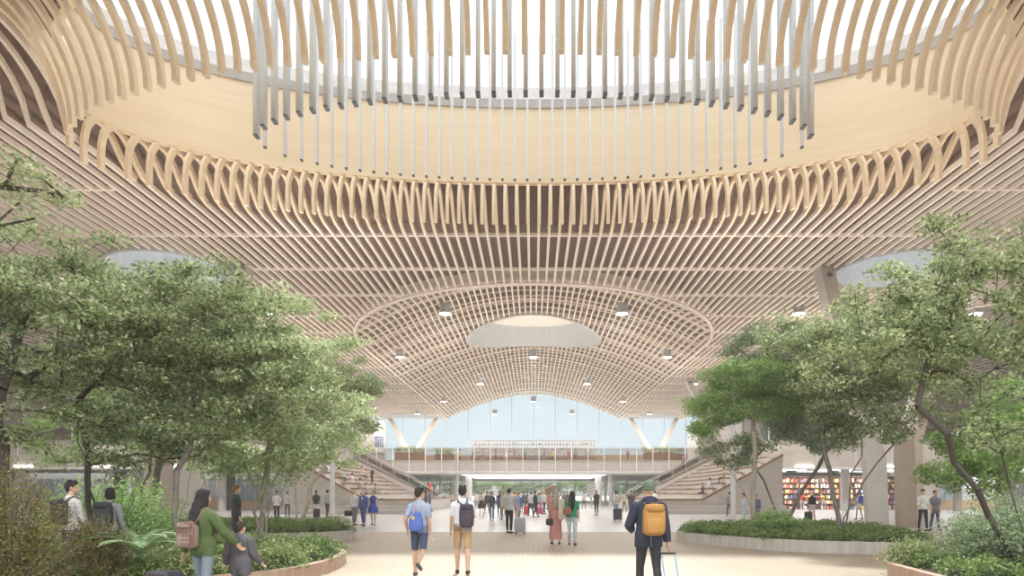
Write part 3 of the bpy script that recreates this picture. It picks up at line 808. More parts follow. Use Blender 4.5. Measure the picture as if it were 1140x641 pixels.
PL,_,_=planter([(-4.25,15.0),(-4.3,13.2),(-4.8,11.9),(-6.0,10.9),(-8,9.6),(-11.5,9.3),(-14,11.5),(-14,16),(-10,18.6),(-6.3,18.2),(-4.7,16.8)],.27,M['corten'],'brown steel planter on the near left behind the woman with the child')
cover(PL,.27,420,(.25,.5),M['leafcover'],'dense green ground cover in the near left planter',13,zmax=.40)
cover([p for p in PL if p.x>-8.5 and p.y<19],.27,70,(.3,.48),M['leafcoverpale'],'pale variegated ground cover at the right end of the near left planter',14,zmax=.50)
PF,_,_=planter([(-6.7,25.5),(-6.35,23.6),(-7.6,22.3),(-10.5,21.8),(-14,22),(-17,24),(-16,28),(-11,29),(-8,28)],.34,M['planter'],'concrete planter farther back on the left with low hedge plants')
cover(PF,.34,220,(.32,.55),M['leafcover'],'low dark green ground cover in the farther left planter',15,zmax=.44)

def tree(label,base,stems,blobs,lm,bark,ncl,per,lsize,crad,r0,seed,cat='tree',fork=.35,flat=.45,lean=None):
    r=random.Random(seed); base=Vector(base)
    tot=sum(b[3]*b[4]*b[5] for b in blobs); pts=[]
    for b in blobs:
        k=max(3,int(ncl*b[3]*b[4]*b[5]/tot))
        for _ in range(k):
            while True:
                d=Vector((r.uniform(-1,1),r.uniform(-1,1),r.uniform(-1,1)))
                if d.length<1 and (d.length>.35 or r.random()<.3): break
            pts.append(Vector((b[0]+d.x*b[3],b[1]+d.y*b[4],b[2]+d.z*b[5])))
    cen=sum(pts,Vector())/len(pts)
    nodes=[base.copy()]; par=[-1]
    H=min(p.z for p in pts)-base.z
    for k in range(stems):
        a=2*pi*k/stems+r.uniform(-.4,.4); prev=0
        tgt=r.choice(pts).lerp(cen,.4); top=Vector((tgt.x,tgt.y,base.z+max(.8,(cen.z-base.z)*(.55+.2*r.random()))))
        top=base.lerp(top,1.0)
        off=Vector((cos(a),sin(a),0))*(.12 if stems>1 else 0)
        m=6
        for i in range(1,m+1):
            t=i/m; p=(base+off).lerp(top,t)
            # start steep then bend
            p.x=base.x+off.x*(1+2.5*t)+(top.x-base.x)*t**1.5+r.uniform(-.1,.1)*(i<m or 0); p.y=base.y+off.y*(1+2.5*t)+(top.y-base.y)*t**1.5+r.uniform(-.1,.1)
            nodes.append(p); par.append(prev); prev=len(nodes)-1
    skip=len(nodes)
    order=sorted(pts,key=lambda p:(p-cen).length+.4*(p-base).length)
    tips=[]
    for p in order:
        best=None;bc=1e9
        for i,nd in enumerate(nodes):
            if i==0 or nd.z>p.z+.25: continue
            c=(p-nd).length+ (0.25 if i<skip else 0) + .15*max(0,(nd-base).length-(p-base).length)
            if c<bc: bc=c;best=i
        if best is None: best=min(range(1,len(nodes)),key=lambda i:(nodes[i]-p).length)
        a=nodes[best]; L=(p-a).length; m=max(1,min(5,int(L/.35))); prev=best
        gp=nodes[par[best]] if par[best]>=0 else a-Vector((0,0,1)); dr=(a-gp); dr=dr.normalized()*L*.35 if dr.length>0 else Vector()
        for i in range(1,m+1):
            t=i/m; q=a.lerp(p,t)+dr*(t*(1-t))*1.2+Vector((r.uniform(-1,1),r.uniform(-1,1),r.uniform(-.6,.6)))*.05*(t<1)
            nodes.append(q); par.append(prev); prev=len(nodes)-1
        tips.append(prev)
    n=len(nodes); w=[0]*n
    for t in tips: w[t]+=1
    for i in range(n-1,0,-1): w[par[i]]+=w[i]
    for i in range(n): w[i]=max(1,w[i])
    W=w[0]; rad=[max(.007,r0*(x/W)**.48) for x in w]
    if stems>1: rad=[min(q, r0*.8) for q in rad]
    bm=MB()
    for i in range(1,n):
        j=par[i]; 
        if (nodes[i]-nodes[j]).length<1e-4: continue
        ra=min(rad[j],rad[i]*1.35) if j!=0 else rad[i]*1.25
        bm.tube([nodes[j]-base,nodes[i]-base],[ra,rad[i]],6 if rad[i]>.03 else 4,caps=False)
    o=bm.build('tree',bark,None,smooth=True,label=label,cat=cat,loc=tuple(base))
    rg=np.random.default_rng(seed)
    C=np.array([tuple(nodes[t]-base) for t in tips]); 
    extra=[]
    for i in range(skip,n):
        if rad[i]<.03 and r.random()<.35: extra.append(tuple(nodes[i]-base))
    per=int(per*1.15); lsize*=1.17
    V1,F1=leafcloud(C,per,lsize,crad*np.array([.7+.6*r.random() for _ in C]),flat,seed,.55)
    if extra:
        V2,F2=leafcloud(np.array(extra),max(4,per//5),lsize,crad*.6,flat,seed+1,.55); F2=F2+len(V1); V1=np.concatenate([V1,V2]); F1=np.concatenate([F1,F2])
    link('foliage',npmesh('foliage',V1,F1,lm),o)
    return o
def B(px,py,d,rx,rd,rz):   # blob given by where it stands: direction, distance, real radii
    p=at(px,py,d); return (p.x,p.y,p.z,rx,rd,rz)
Z3=.28
# --- left side
tree('dark-barked maple at the far left edge with a big leafy crown',(-10.0,13.0,Z3),1,[B(20,345,13,1.9,2.0,1.3),B(-60,300,13,2,2,1.4),B(90,380,13,2.0,1.8,1.2),B(30,450,13,1.8,1.8,.8)],M['leafA'],M['bark'],170,110,.085,.42,.115,21)
tree('small leafy branchwork tree overhanging the upper left corner',(-10.9,10.5,Z3),1,[B(20,205,10.5,.75,1,.3),B(-60,225,10.5,1.3,1,.6),B(-20,180,10.5,.6,.6,.2)],M['leafB'],M['bark'],34,80,.075,.3,.10,22)
tree('slender dark tree leaning right behind the two walkers on the left',(-9.6,15.0,Z3),2,[B(140,330,15,2.2,2.0,1.2),B(110,430,15,1.9,1.6,1.0),B(190,400,15,2.0,1.6,1.1),B(150,500,15,1.6,1.2,.4)],M['leafA'],M['bark'],150,110,.085,.45,.085,23)
tree('forked tree in the middle of the near left planter',(-7.2,13.9,Z3),3,[B(215,375,14.5,1.9,1.8,1.4),B(255,325,14.5,1.1,1.2,.6),B(270,430,14.5,1.9,1.6,1.2),B(180,470,14.5,1.5,1.4,.7)],M['leafA'],M['barkmid'],190,110,.085,.42,.075,24)
tree('bright many-stemmed tree behind the child',(-6.9,17.2,Z3),6,[B(305,385,17,2.0,1.8,1.3),B(335,445,17,1.9,1.6,1.1),B(290,500,17,2.0,1.5,.75),B(352,505,17,1.2,1.2,.45),B(255,440,17,1.5,1.2,1.0),B(240,515,17,1.2,1.2,.35),B(310,530,17,.9,1.0,.25)],M['leafB'],M['barkpale'],240,110,.085,.45,.09,25)
tree('pale birch-like tree beside the left white pole',(-8.9,25.6,Z3),3,[B(362,425,25.5,2.0,1.6,1.1),B(335,470,25.5,1.9,1.6,1.3),B(388,458,25.5,1.1,1.2,1.1),B(398,432,25.5,.8,1,.5)],M['leafB'],M['barkpale'],150,90,.11,.5,.10,26)
tree('pale green tree farther back left of the many-stemmed tree',(-15.5,27.0,Z3),2,[B(180,440,26,4,2,2.2),B(110,490,26,3.5,2,1.2),B(260,470,26,2.0,2,1.6)],M['leafC'],M['barkmid'],130,80,.13,.7,.16,27)
# --- right side
tree('dark-barked maple at the right edge with long arching branches',(8.7,12.2,Z3),2,[B(1080,330,12,1.4,1.8,.9),B(1000,330,12,1.0,1.3,.5),B(1120,270,12,1.0,1.4,.7),B(980,400,12,1.3,1.4,.6),B(1100,410,12,1.2,1.4,.5),B(1050,245,12,.45,.6,.25),B(1060,380,12,1.3,1.4,.6),B(1130,470,12,.8,1.2,.4)],M['leafA'],M['bark'],190,95,.075,.34,.07,31)
tree('upright grey tree in the right planter with a dense dome crown',(9.6,21.3,.3),3,[B(960,400,21,2.6,2.2,1.4),B(900,375,21,1.5,1.6,.7),B(980,455,21,2.4,1.8,1.1),B(1010,360,21,1.8,1.6,1.0),B(930,440,21,1.5,1.4,.9)],M['leafA'],M['barkmid'],250,120,.095,.5,.10,32)
tree('pale-stemmed umbrella tree with vivid green crown left in the right planter',(7.7,23.6,.3),5,[B(845,422,23.5,2.0,1.6,.6),B(798,448,23.5,1.1,1.2,.8),B(885,440,23.5,1.5,1.4,.6),B(780,475,23.5,.55,.8,.6),B(840,455,23.5,1.6,1.2,.4)],M['leafC'],M['barkpale'],210,150,.085,.45,.10,33)
tree('darker slim tree behind the umbrella tree',(9.3,25.2,.3),2,[B(870,385,25,2.2,1.6,.8),B(905,475,25,1.8,1.5,1.0),B(815,500,25,1.2,1.2,.7)],M['leafD'],M['barkmid'],140,100,.10,.5,.09,34)
tree('light green young tree at the right behind the big shrub',(13.6,19.5,.0),3,[B(1110,490,19,1.6,1.4,1.0),B(1080,530,19,1.3,1.3,.7),B(1130,450,19,1.1,1.1,.7)],M['leafC'],M['barkmid'],110,110,.10,.45,.08,35)
# --- shrubs
def bush(label,c,R,n,lm,size,seed,upright=False,name='shrub'):
    rg=np.random.default_rng(seed); bm=MB(); r=random.Random(seed); Ps=[]
    for k in range(n):
        a=r.uniform(0,2*pi); q=sqrt(r.random()); ph=r.uniform(.1,1)
        tip=Vector((cos(a)*R[0]*q,sin(a)*R[1]*q,R[2]*sqrt(max(.05,1-q*q))*r.uniform(.75,1.05)))
        st=Vector((tip.x*.25,tip.y*.25,0)); 
        pts=[st.lerp(tip,t)+Vector((tip.x,tip.y,0))*(-.15*sin(pi*t)) for t in (0,.25,.5,.75,1)]
        if k<90: bm.tube(pts,[.012,.01,.008,.006,.004],4)
        m=46
        t=rg.random(m)**.6; A=np.array([tuple(p) for p in pts]); ii=np.minimum((t*4).astype(int),3); f=(t*4-ii)[:,None]
        Ps.append(A[ii]*(1-f)+A[ii+1]*f+rg.normal(size=(m,3))*(.045 if upright else .09))
    o=bm.build(name,M['barkmid'],None,label=label,cat='shrub',loc=c)
    V,Fq=leafquads(np.concatenate(Ps),size,rg,.4,.5); link('foliage',npmesh('foliage',V,Fq,lm),o)
bush('tall olive-brown feathery shrub at the bottom left corner',(-7.55,9.8,.2),(1.1,.8,2.0),480,M['leafbrown'],.036,41,True)
bush('olive-brown shrub in front of the two walkers on the left',(-7.0,10.9,.2),(.6,.6,1.15),230,M['leafbrown'],.036,42,True)
bush('big rounded grey-green shrub at the bottom right',(8.8,12.6,.25),(1.45,1.2,1.35),360,M['leafD'],.065,43)
bush('rounded grey-green shrub at the right picture edge in the near planter',(10.6,13.3,.25),(1.3,1.1,1.75),280,M['leafD'],.065,44)
bush('pale loose shrub at the left tip of the bottom right planter',(7.25,13.1,.25),(.55,.5,.5),90,M['leafcoverpale'],.06,45)
bush('bushy green shrub below the pale stems in the right planter',(7.7,21.8,.3),(1.1,.8,.8),150,M['leafC'],.075,46)
bush('pale green shrub by the left tree line behind the walkers',(-10.2,16.5,.25),(2.2,1,1.9),200,M['leafC'],.08,47)
def fern(label,c,L,n,seed,lm=None):
    r=random.Random(seed); o=empty('fern',c,0,label,'fern'); V=[];Fq=[]
    st=MB()
    for k in range(n):
        a=2*pi*k/n+r.uniform(-.25,.25); l=L*r.uniform(.75,1.1); e=radians(r.uniform(58,84)); pts=[]
        for i in range(13):
            t=i/12; ang=e*(1-t)-radians(25)*t
            if i==0: p=Vector((0,0,0))
            else: p=pts[-1]+Vector((cos(a)*cos(ang),sin(a)*cos(ang),sin(ang)))*l/12
            pts.append(p)
        st.tube(pts,.006,4)
        side=Vector((-sin(a),cos(a),0))
        for i in range(1,13):
            w=l*.17*sin(pi*(i/12.5))**.7*(1.1-.3*i/12); d=(pts[i]-pts[i-1]).normalized()
            for sg in (-1,1):
                for q in (0,.5):
                    b=pts[i-1].lerp(pts[i],q); tip=b+side*sg*w+d*w*.4-Vector((0,0,w*.15)); hw=l/12*.22
                    j=len(V); V+= [tuple(b-d*hw),tuple(b+side*sg*w*.5-d*hw+d*w*.2),tuple(tip),tuple(b+d*hw+side*sg*w*.1)]; Fq.append((j,j+1,j+2,j+3))
    st.build('stalks',M['leafC'],o); link('fronds',npmesh('fronds',V,Fq,lm or M['fern']),o)
fern('large pale green fern in the middle of the near left planter',(-6.45,11.2,.60),.95,20,51)
fern('darker fern right of the pale fern in the near left planter',(-5.9,12.6,.4),.8,14,52,M['leafC'])
fern('fern under the pale stems in the right planter',(7.1,21.2,.5),.9,16,53,M['leafC'])
fern('fern behind and right of the first in the right planter',(8.0,21.0,.5),.9,14,54,M['leafC'])
fern('dark fern at the back of the near left planter by the pylon',(-6.8,14.2,.4),.9,14,55,M['leafC'])
# --- trees outside beyond the exit
for k,(x,y,zc,R,lm) in enumerate([(-14,146,4.6,3,'leafC'),(-7.5,145,3.9,3.3,'leafC'),(8.6,145,4.3,3.0,'leafC'),(15.5,146,4.6,3,'leafC'),(-21,147,4.5,3,'leafD'),(22,148,4.5,3,'leafD')]):
    tree('bright green street tree outside the exit, %s'%['left group inner','directly left of the doors','directly right of the doors','right group inner','left group outer','right group outer'][k],(x,y,-.1),1,[(x,y,zc,R,R*.7,1.1)],M[lm],M['barkmid'],50,50,.28,.9,.16,60+k,fork=.3)
for k in range(13):
    x=-42+k*7+random.uniform(-1,1); y=168+random.uniform(-4,4)
    tree('grey-green tree in the distant row outside, %s from the left'%['first','second','third','fourth','fifth','sixth','seventh','eighth','ninth','tenth','eleventh','twelfth','last'][k],(x,y,-.1),1,[(x,y,3.6,3.9,2.4,2.6)],M['leafD'],M['barkmid'],60,46,.40,1.2,.2,80+k)
# ------------------------------------------------------------------ people
SKINC=[(.62,.40,.29),(.50,.30,.20),(.28,.16,.10),(.70,.47,.36)]
SKM=[mat('skin%d'%i,c,.5,col2=tuple(v*.93 for v in c)) for i,c in enumerate(SKINC)]
CM={}
def cm(c,rough=.8,pat=None):
    k=(tuple(c),pat)
    if k not in CM:
        if pat=='floral': CM[k]=mat('cloth%d'%len(CM),c,rough,col2=(.25,.33,.36),nscale=(14,14,14))
        elif pat=='denim': CM[k]=mat('cloth%d'%len(CM),c,rough,col2=tuple(v*.7 for v in c),nscale=(5,5,3))
        else: CM[k]=mat('cloth%d'%len(CM),c,rough,col2=tuple(v*.85 for v in c),nscale=(6,6,6))
    return CM[k]
WHITE=(.80,.80,.80); BLACKC=(.025,.025,.03); NAVY=(.028,.036,.07); GREYC=(.22,.23,.24); TAN=(.52,.35,.20); DENIM=(.14,.22,.38)
def remesh(mb,vox,name,it=3):
    me=mb.mesh('tmp',SKM[0]); o=bpy.data.objects.new('tmp',me); COL.objects.link(o)
    md=o.modifiers.new('r','REMESH'); md.mode='VOXEL'; md.voxel_size=vox; md.use_smooth_shade=True
    ms=o.modifiers.new('s','SMOOTH'); ms.factor=.5; ms.iterations=it
    dg=bpy.context.evaluated_depsgraph_get(); ev=o.evaluated_get(dg); m2=bpy.data.meshes.new_from_object(ev)
    bpy.data.objects.remove(o); bpy.data.meshes.remove(me); m2.name=name
    return m2
def human(label,x,y,z=0,H=1.75,face=0,legs=((8,4),(-8,10)),arms=((0,6,10),(0,6,10)),skin=0,top=WHITE,sleeve=.45,bottom=BLACKC,pants='long',
          hair=(.02,.015,.012),hairs='short',shoes=BLACKC,vox=None,seat=None,lean=0,woman=False,head=0,topoff=.012,hem=None,extra=(),group=None,build=1.0,pat=None,botpat=None,tilt=0,nod=0,socks=None):
    """face: 0 = walks away from the viewer, degrees counter-clockwise seen from above. arms: (swing,abduct,elbow)."""
    d=sqrt(x*x+y*y); near=d<16
    vox=vox or (.0085 if near else (.013 if d<30 else (.018 if d<50 else .026)))
    s=H/1.75; bw=build*(.93 if woman else 1.0)
    mb=MB(); segs=[]   # (p0,p1,r0,r1,region)
    th,sh=.43,.41
    L=lambda a:radians(a)
    pel=Vector((0,0,0))
    Rl=Matrix.Rotation(-L(lean),3,'X')
    def seg(p0,p1,r0,r1,reg,n=12): mb.cap(p0,p1,r0,r1,n); segs.append((Vector(p0),Vector(p1),r0,r1,reg))
    feet=[]
    for i,sx in ((0,-1),(1,1)):
        a,k=legs[i]; hip=Vector((sx*.088,0,-.04))
        ab=.035
        kd=Vector((sx*ab,sin(L(a)),-cos(L(a)))).normalized(); kn=hip+kd*th
        b=a-k; sd=Vector((sx*.01,sin(L(b)),-cos(L(b)))).normalized(); an=kn+sd*sh
        seg(hip,kn,.083*bw,.052,'thighL' if sx<0 else 'thighR'); 
        mid=kn.lerp(an,.3)+Vector((0,-cos(L(b))*.012,0)); seg(kn,mid,.050,.053,'shin0'); seg(mid,an,.053,.034,'shin')
        fp=0 if b>-25 else (b+25)*.9
        fd=Vector((sx*.12,cos(L(fp)),sin(L(fp)))).normalized()
        heel=an+Vector((0,0,-.045))-fd*.045; toe=an+fd*.15+Vector((0,0,-.055 if fp==0 else -.05))
        seg(heel,toe,.036,.030,'foot'); feet.append(min(heel.z-.036,toe.z-.03)); segs[-1]=(heel,toe,.036,.03,'foot')
        feet_pts.append((heel,toe,sx)) if False else None
    # torso
    sw=.175*bw*(.92 if woman else 1)
    rings=[((0,0,-.12),.10,.08),((0,0,-.07),.155*bw,.105),((0,.0,.03),.165*bw*(1.04 if woman else 1),.112),((0,.005,.14),.138*bw*(.9 if woman else 1),.095),((0,.01,.26),.150*bw,.108),((0,.0,.38),.168*bw*(.93 if woman else 1),.112),((0,-.01,.46),.155*bw,.09),((0,-.015,.505),.10,.07),((0,-.01,.54),.055,.052)]
    mb.loft([(Rl@Vector(c),a_,b_,Rl) for c,a_,b_ in rings],20)
    segs.append((Rl@Vector((0,0,-.06)),Rl@Vector((0,0,.44)),.13*bw,.13*bw,'torso'))
    if woman: 
        for sx in (-1,1): mb.ell(Rl@Vector((sx*.065,.085,.30)),(.06,.05,.06),1,10,7)
    nk0=Rl@Vector((0,-.012,.47)); nk1=Rl@Vector((0,.012,.60)); seg(nk0,nk1,.056,.05,'neck')
    # head
    hc=Rl@Vector((0,.022,.685)); RH=Rl@Matrix.Rotation(L(head),3,'Z')@Matrix.Rotation(-L(nod),3,'X')@Matrix.Rotation(L(tilt),3,'Y')
    mb.ell(hc+RH@Vector((0,-.012,.018)),(.074,.094,.096),1,18,12,RH)
    mb.ell(hc+RH@Vector((0,.022,-.045)),(.056,.062,.070),1,14,9,RH)
    mb.ell(hc+RH@Vector((0,.066,-.092)),(.024,.020,.020),1,8,6,RH)
    mb.cap(hc+RH@Vector((0,.082,.012)),hc+RH@Vector((0,.102,-.026)),.008,.014,8)
    mb.ell(hc+RH@Vector((0,.082,-.058)),(.024,.010,.010),1,8,6,RH)
    for sx in (-1,1): mb.ell(hc+RH@Vector((sx*.076,-.002,-.008)),(.009,.018,.031),1,8,6,RH)
    segs.append((hc+RH@Vector((0,0,-.05)),hc+RH@Vector((0,0,.04)),.09,.09,'head'))
    # arms
    hands=[]
    for i,sx in ((0,-1),(1,1)):
        sg_,ab,el=arms[i][:3]; inn=arms[i][3] if len(arms[i])>3 else 0
        shd=Rl@Vector((sx*sw,-.012,.425))
        u=Vector((sx*sin(L(ab)),sin(L(sg_))*cos(L(ab)),-cos(L(sg_))*cos(L(ab)))); e=shd+u*.285
        f=Vector((sx*sin(L(ab))*.6-sx*sin(L(inn)),sin(L(sg_+el)),-cos(L(sg_+el)))).normalized(); w=e+f*.245
        nm='armL' if sx<0 else 'armR'
        seg(shd,e,.050*bw,.038,nm+'u'); seg(e,e.lerp(w,.3),.037,.038,nm+'f0'); seg(e.lerp(w,.3),w,.038,.024,nm+'f1')
        # hand: palm, four curled fingers, thumb
        hd=f; side=Vector((0,1,0)) if abs(hd.y)<.8 else Vector((0,0,1)); side=(side-hd*side.dot(hd)).normalized(); pn=hd.cross(side)*(-sx)
        palm=w+hd*.05
        if vox<.016:
            Rm=Matrix((side,pn,hd)).transposed()
            mb.ell(palm,(.040,.017,.052),.8,12,8,Rm)
            for q,(off,ln) in enumerate(((.029,.066),(.010,.076),(-.010,.070),(-.028,.055))):
                b0=palm+hd*.038+side*off; b1=b0+(hd*.94-pn*.34)*ln*.5; b2=b1+(hd*.55-pn*.83)*ln*.5
                mb.cap(b0,b1,.0095,.009,8); mb.cap(b1,b2,.009,.0075,8)
            t0=palm-hd*.022+side*.030; t1=t0+(side*.75+hd*.6-pn*.2).normalized()*.036; t2=t1+(side*.2+hd*.9-pn*.35).normalized()*.032
            mb.cap(t0,t1,.012,.0105,8); mb.cap(t1,t2,.0105,.009,8)
        else:
            mb.cap(w,palm+hd*.075,.026,.020,8); mb.cap(palm-hd*.01+side*.02,palm+hd*.03+side*.045,.014,.012,6)
        segs.append((w,palm+hd*.09,.03,.03,'hand')); hands.append(palm+hd*.045)
    me=remesh(mb,vox/s,'person',2 if not near else 3)
    zmin=min(v.co.z for v in me.vertices)
    zoff=-zmin*s if seat is None else seat+.085*s
    n=len(me.vertices); co=np.zeros(n*3); me.vertices.foreach_get('co',co); co=co.reshape(n,3)
    no=np.zeros(n*3); me.vertices.foreach_get('normal',no) if hasattr(me.vertices[0],'normal') else None; no=no.reshape(n,3)
    best=np.full(n,9.0); reg=np.zeros(n,int); tt=np.zeros(n); names=[]
    for k,(a,b,r0,r1,nm) in enumerate(segs):
        A=np.array(a);D=np.array(b)-A;L2=(D*D).sum()+1e-9
        t=np.clip(((co-A)@D)/L2,0,1); dist=np.linalg.norm(co-(A+t[:,None]*D),axis=1)-(r0+(r1-r0)*t)
        m=dist<best; best[m]=dist[m]; reg[m]=k; tt[m]=t[m]; names.append(nm)
    nmv=np.array(names)[reg]
    Rli=np.array(Rl.inverted()); tz=(co@Rli.T)[:,2]   # height in torso space
    nf=len(me.polygons); lt=np.zeros(nf,dtype=np.int32); me.polygons.foreach_get('loop_total',lt)
    lv=np.zeros(len(me.loops),dtype=np.int32); me.loops.foreach_get('vertex_index',lv)
    quads=lv.reshape(nf,4) if (lt==4).all() else None
    me.materials.clear(); me.materials.append(SKM[skin])
    sc=Matrix.Scale(s,4)
    def tf(m): m.transform(sc@Matrix.Identity(4)); return m
    root=bpy.data.objects.new('person',me); COL.objects.link(root)
    root.location=(x,y,z+zoff); root.rotation_euler=(0,0,L(face)); tag(root,label,'person',group)
    def shell(nm,mask,off,m,thick=True):
        if quads is None: return
        fm=mask[quads].all(axis=1)
        if fm.sum()<4: return
        q=quads[fm]; u,inv=np.unique(q,return_inverse=True); q=inv.reshape(q.shape)
        V=co[u]+no[u]*off; 
        # inner sheet so that cuffs and hems have thickness
        V2=co[u]+no[u]*max(.001,off-.008); k=len(V)
        ed={}
        Fo=[q]
        e=np.concatenate([q[:,[0,1]],q[:,[1,2]],q[:,[2,3]],q[:,[3,0]]]); key=np.sort(e,axis=1); 
        kk=key[:,0].astype(np.int64)*10**7+key[:,1]; un,ix,ct=np.unique(kk,return_index=True,return_counts=True)
        be=e[ix[ct==1]]
        if len(be): Fo.append(np.stack([be[:,1],be[:,0],be[:,0]+k,be[:,1]+k],axis=1))
        mm=npmesh(nm,np.concatenate([V,V2]),np.concatenate(Fo),m,True); mm.transform(sc)
        return link(nm,mm,root)
    isarm=np.char.startswith(nmv,'arm'); up=np.isin(nmv,['armLu','armRu']); f0=np.isin(nmv,['armLf0','armRf0']); f1=np.isin(nmv,['armLf1','armRf1'])
    torso=(nmv=='torso'); thigh=np.isin(nmv,['thighL','thighR'])
    hemz=-.05 if hem is None else hem
    # garment for the upper body
    if sleeve<=.5: arm=up&(tt<sleeve*2*.9+.02)
    elif sleeve<.9: arm=up|f0
    else: arm=up|f0|(f1&(tt<.93))
    neckm=(nmv=='neck')&(tz<.515)
    tm=((torso|neckm)&(tz>hemz))|arm|(thigh&(tz>hemz))
    shell('shirt' if topoff<.02 else 'jacket',tm,topoff,cm(top,pat=pat))
    if pants in('long','shorts','short'):
        shin0=(nmv=='shin0'); shin=(nmv=='shin')
        lm=thigh|(torso&(tz<.06))
        if pants=='long': lm=lm|shin0|(shin&(tt<.9))
        elif pants=='shorts': lm=lm&~(thigh&(tt>.93))
        elif pants=='short': lm=lm&~(thigh&(tt>.55))
        shell('trousers' if pants=='long' else 'shorts',lm,.010 if pants=='long' else .016,cm(bottom,pat=botpat))
    if pants in('dress','skirt','wide'):
        z1=.14; zb={'dress':-.50,'skirt':-.45,'wide':-.80}[pants] if hem is None or pants=='wide' else hem
        g=MB(); n_=24
        fa=radians(max(legs[0][0],legs[1][0])); ba=radians(min(legs[0][0],legs[1][0]))
        rg=[]
        for i in range(9):
            t=i/8; zz=z1+(zb-z1)*t; yy=0
            kk=.45 if pants=='wide' else 1; w_=.155+(.065*min(1,t*2)+.05*t)*kk; de=.11+(.05*min(1,t*2)+.07*t)*kk
            rg.append(((0,yy,zz),w_,de,None))
        vs=[]
        for (c,a_,b_,_) in rg:
            for kq in range(n_):
                th_=2*pi*kq/n_; rp=1+.035*sin(th_*7)*max(0,(z1-c[2])/(z1-zb))
                vs.append((a_*rp*cos(th_),b_*rp*sin(th_),c[2]))
        g.add(vs,[(i*n_+kq,(i+1)*n_+kq,(i+1)*n_+(kq+1)%n_,i*n_+(kq+1)%n_) for i in range(8) for kq in range(n_)])
        mm=g.mesh('skirt',cm(bottom,pat=botpat),True); mm.transform(sc); link('skirt',mm,root)
    # shoes
    if shoes is not None:
        fm=(nmv=='foot')
        shell('shoe',fm&(co[:,0]<0),.007,cm(shoes)); shell('shoe',fm&(co[:,0]>=0),.007,cm(shoes))
    # hair
    hm=None
    if hairs!='none':
        g=MB(); g.ell(hc+RH@Vector((0,-.024,.034)),(.085,.098,.097),1,16,11,RH)
        g.ell(hc+RH@Vector((0,.035,.085)),(.066,.050,.032),1,12,8,RH)
        if hairs=='short':
            g.ell(hc+RH@Vector((0,-.055,-.015)),(.070,.055,.065),1,12,8,RH)
            for q in range(9): g.ell(hc+RH@Vector((.05*cos(q*.9),-.01+.05*sin(q*1.7),.105+.01*sin(q*3))),(.03,.03,.022),1,8,6,RH)
        elif hairs=='long':
            for (yy,zz,rx,ry,rz) in ((-.06,-.03,.088,.06,.09),(-.09,-.13,.098,.055,.11),(-.125,-.23,.105,.050,.11),(-.145,-.33,.100,.045,.11),(-.15,-.42,.075,.036,.10)): g.ell(hc+RH@Vector((0,yy,0))+Vector((0,0,zz)),(rx,ry,rz),1,14,9,None)
            for sx in (-1,1): g.ell(hc+RH@Vector((sx*.068,-.01,-.05)),(.026,.045,.10),1,10,8,RH)
        elif hairs=='bob':
            for (yy,zz,rx,ry,rz) in ((-.05,-.04,.088,.06,.09),): g.ell(hc+RH@Vector((0,yy,zz)),(rx,ry,rz),1,14,9,RH)
            for sx in (-1,1): g.ell(hc+RH@Vector((sx*.072,-.005,-.04)),(.024,.045,.075),1,10,8,RH)
        elif hairs=='bun': g.ell(hc+RH@Vector((0,-.12,.05)),(.04,.04,.04),1,10,8,RH); g.ell(hc+RH@Vector((0,-.05,-.02)),(.07,.05,.06),1,12,8,RH)
        if hairs=='beanie':
            g=MB(); g.ell(hc+RH@Vector((0,-.018,.05)),(.086,.102,.096),1,18,11,RH); g.ell(hc+RH@Vector((0,-.014,.006)),(.088,.103,.030),.8,18,9,RH)
        mm=remesh(g,max(.009,vox)/s,'hair',2); mm.materials.clear(); mm.materials.append(cm(hair)); mm.transform(sc); link('knit_cap' if hairs=='beanie' else 'hair',mm,root)
    # eyes where the face is turned towards the viewer
    fh=(face+head)%360
    if 70<fh<290 and d<48:
        for sx in (-1,1):
            g=MB().ell(hc+RH@Vector((sx*.030,.079,.008)),(.012,.006,.006),1,8,6,RH); mm=g.mesh('eye',M['black'],True); mm.transform(sc); link('eye',mm,root)
    tf(me)
    me.polygons.foreach_set('use_smooth',np.ones(nf,dtype=bool))
    Wm=Matrix.Translation(root.location)@Matrix.Rotation(L(face),4,'Z')@sc
    info=dict(root=root,W=Wm,hands=[Wm@h for h in hands],back=Wm@(Rl@Vector((0,-.11,.28))),hc=hc,RH=RH,s=s,Rl=Rl,face=face)
    return info
feet_pts=[]
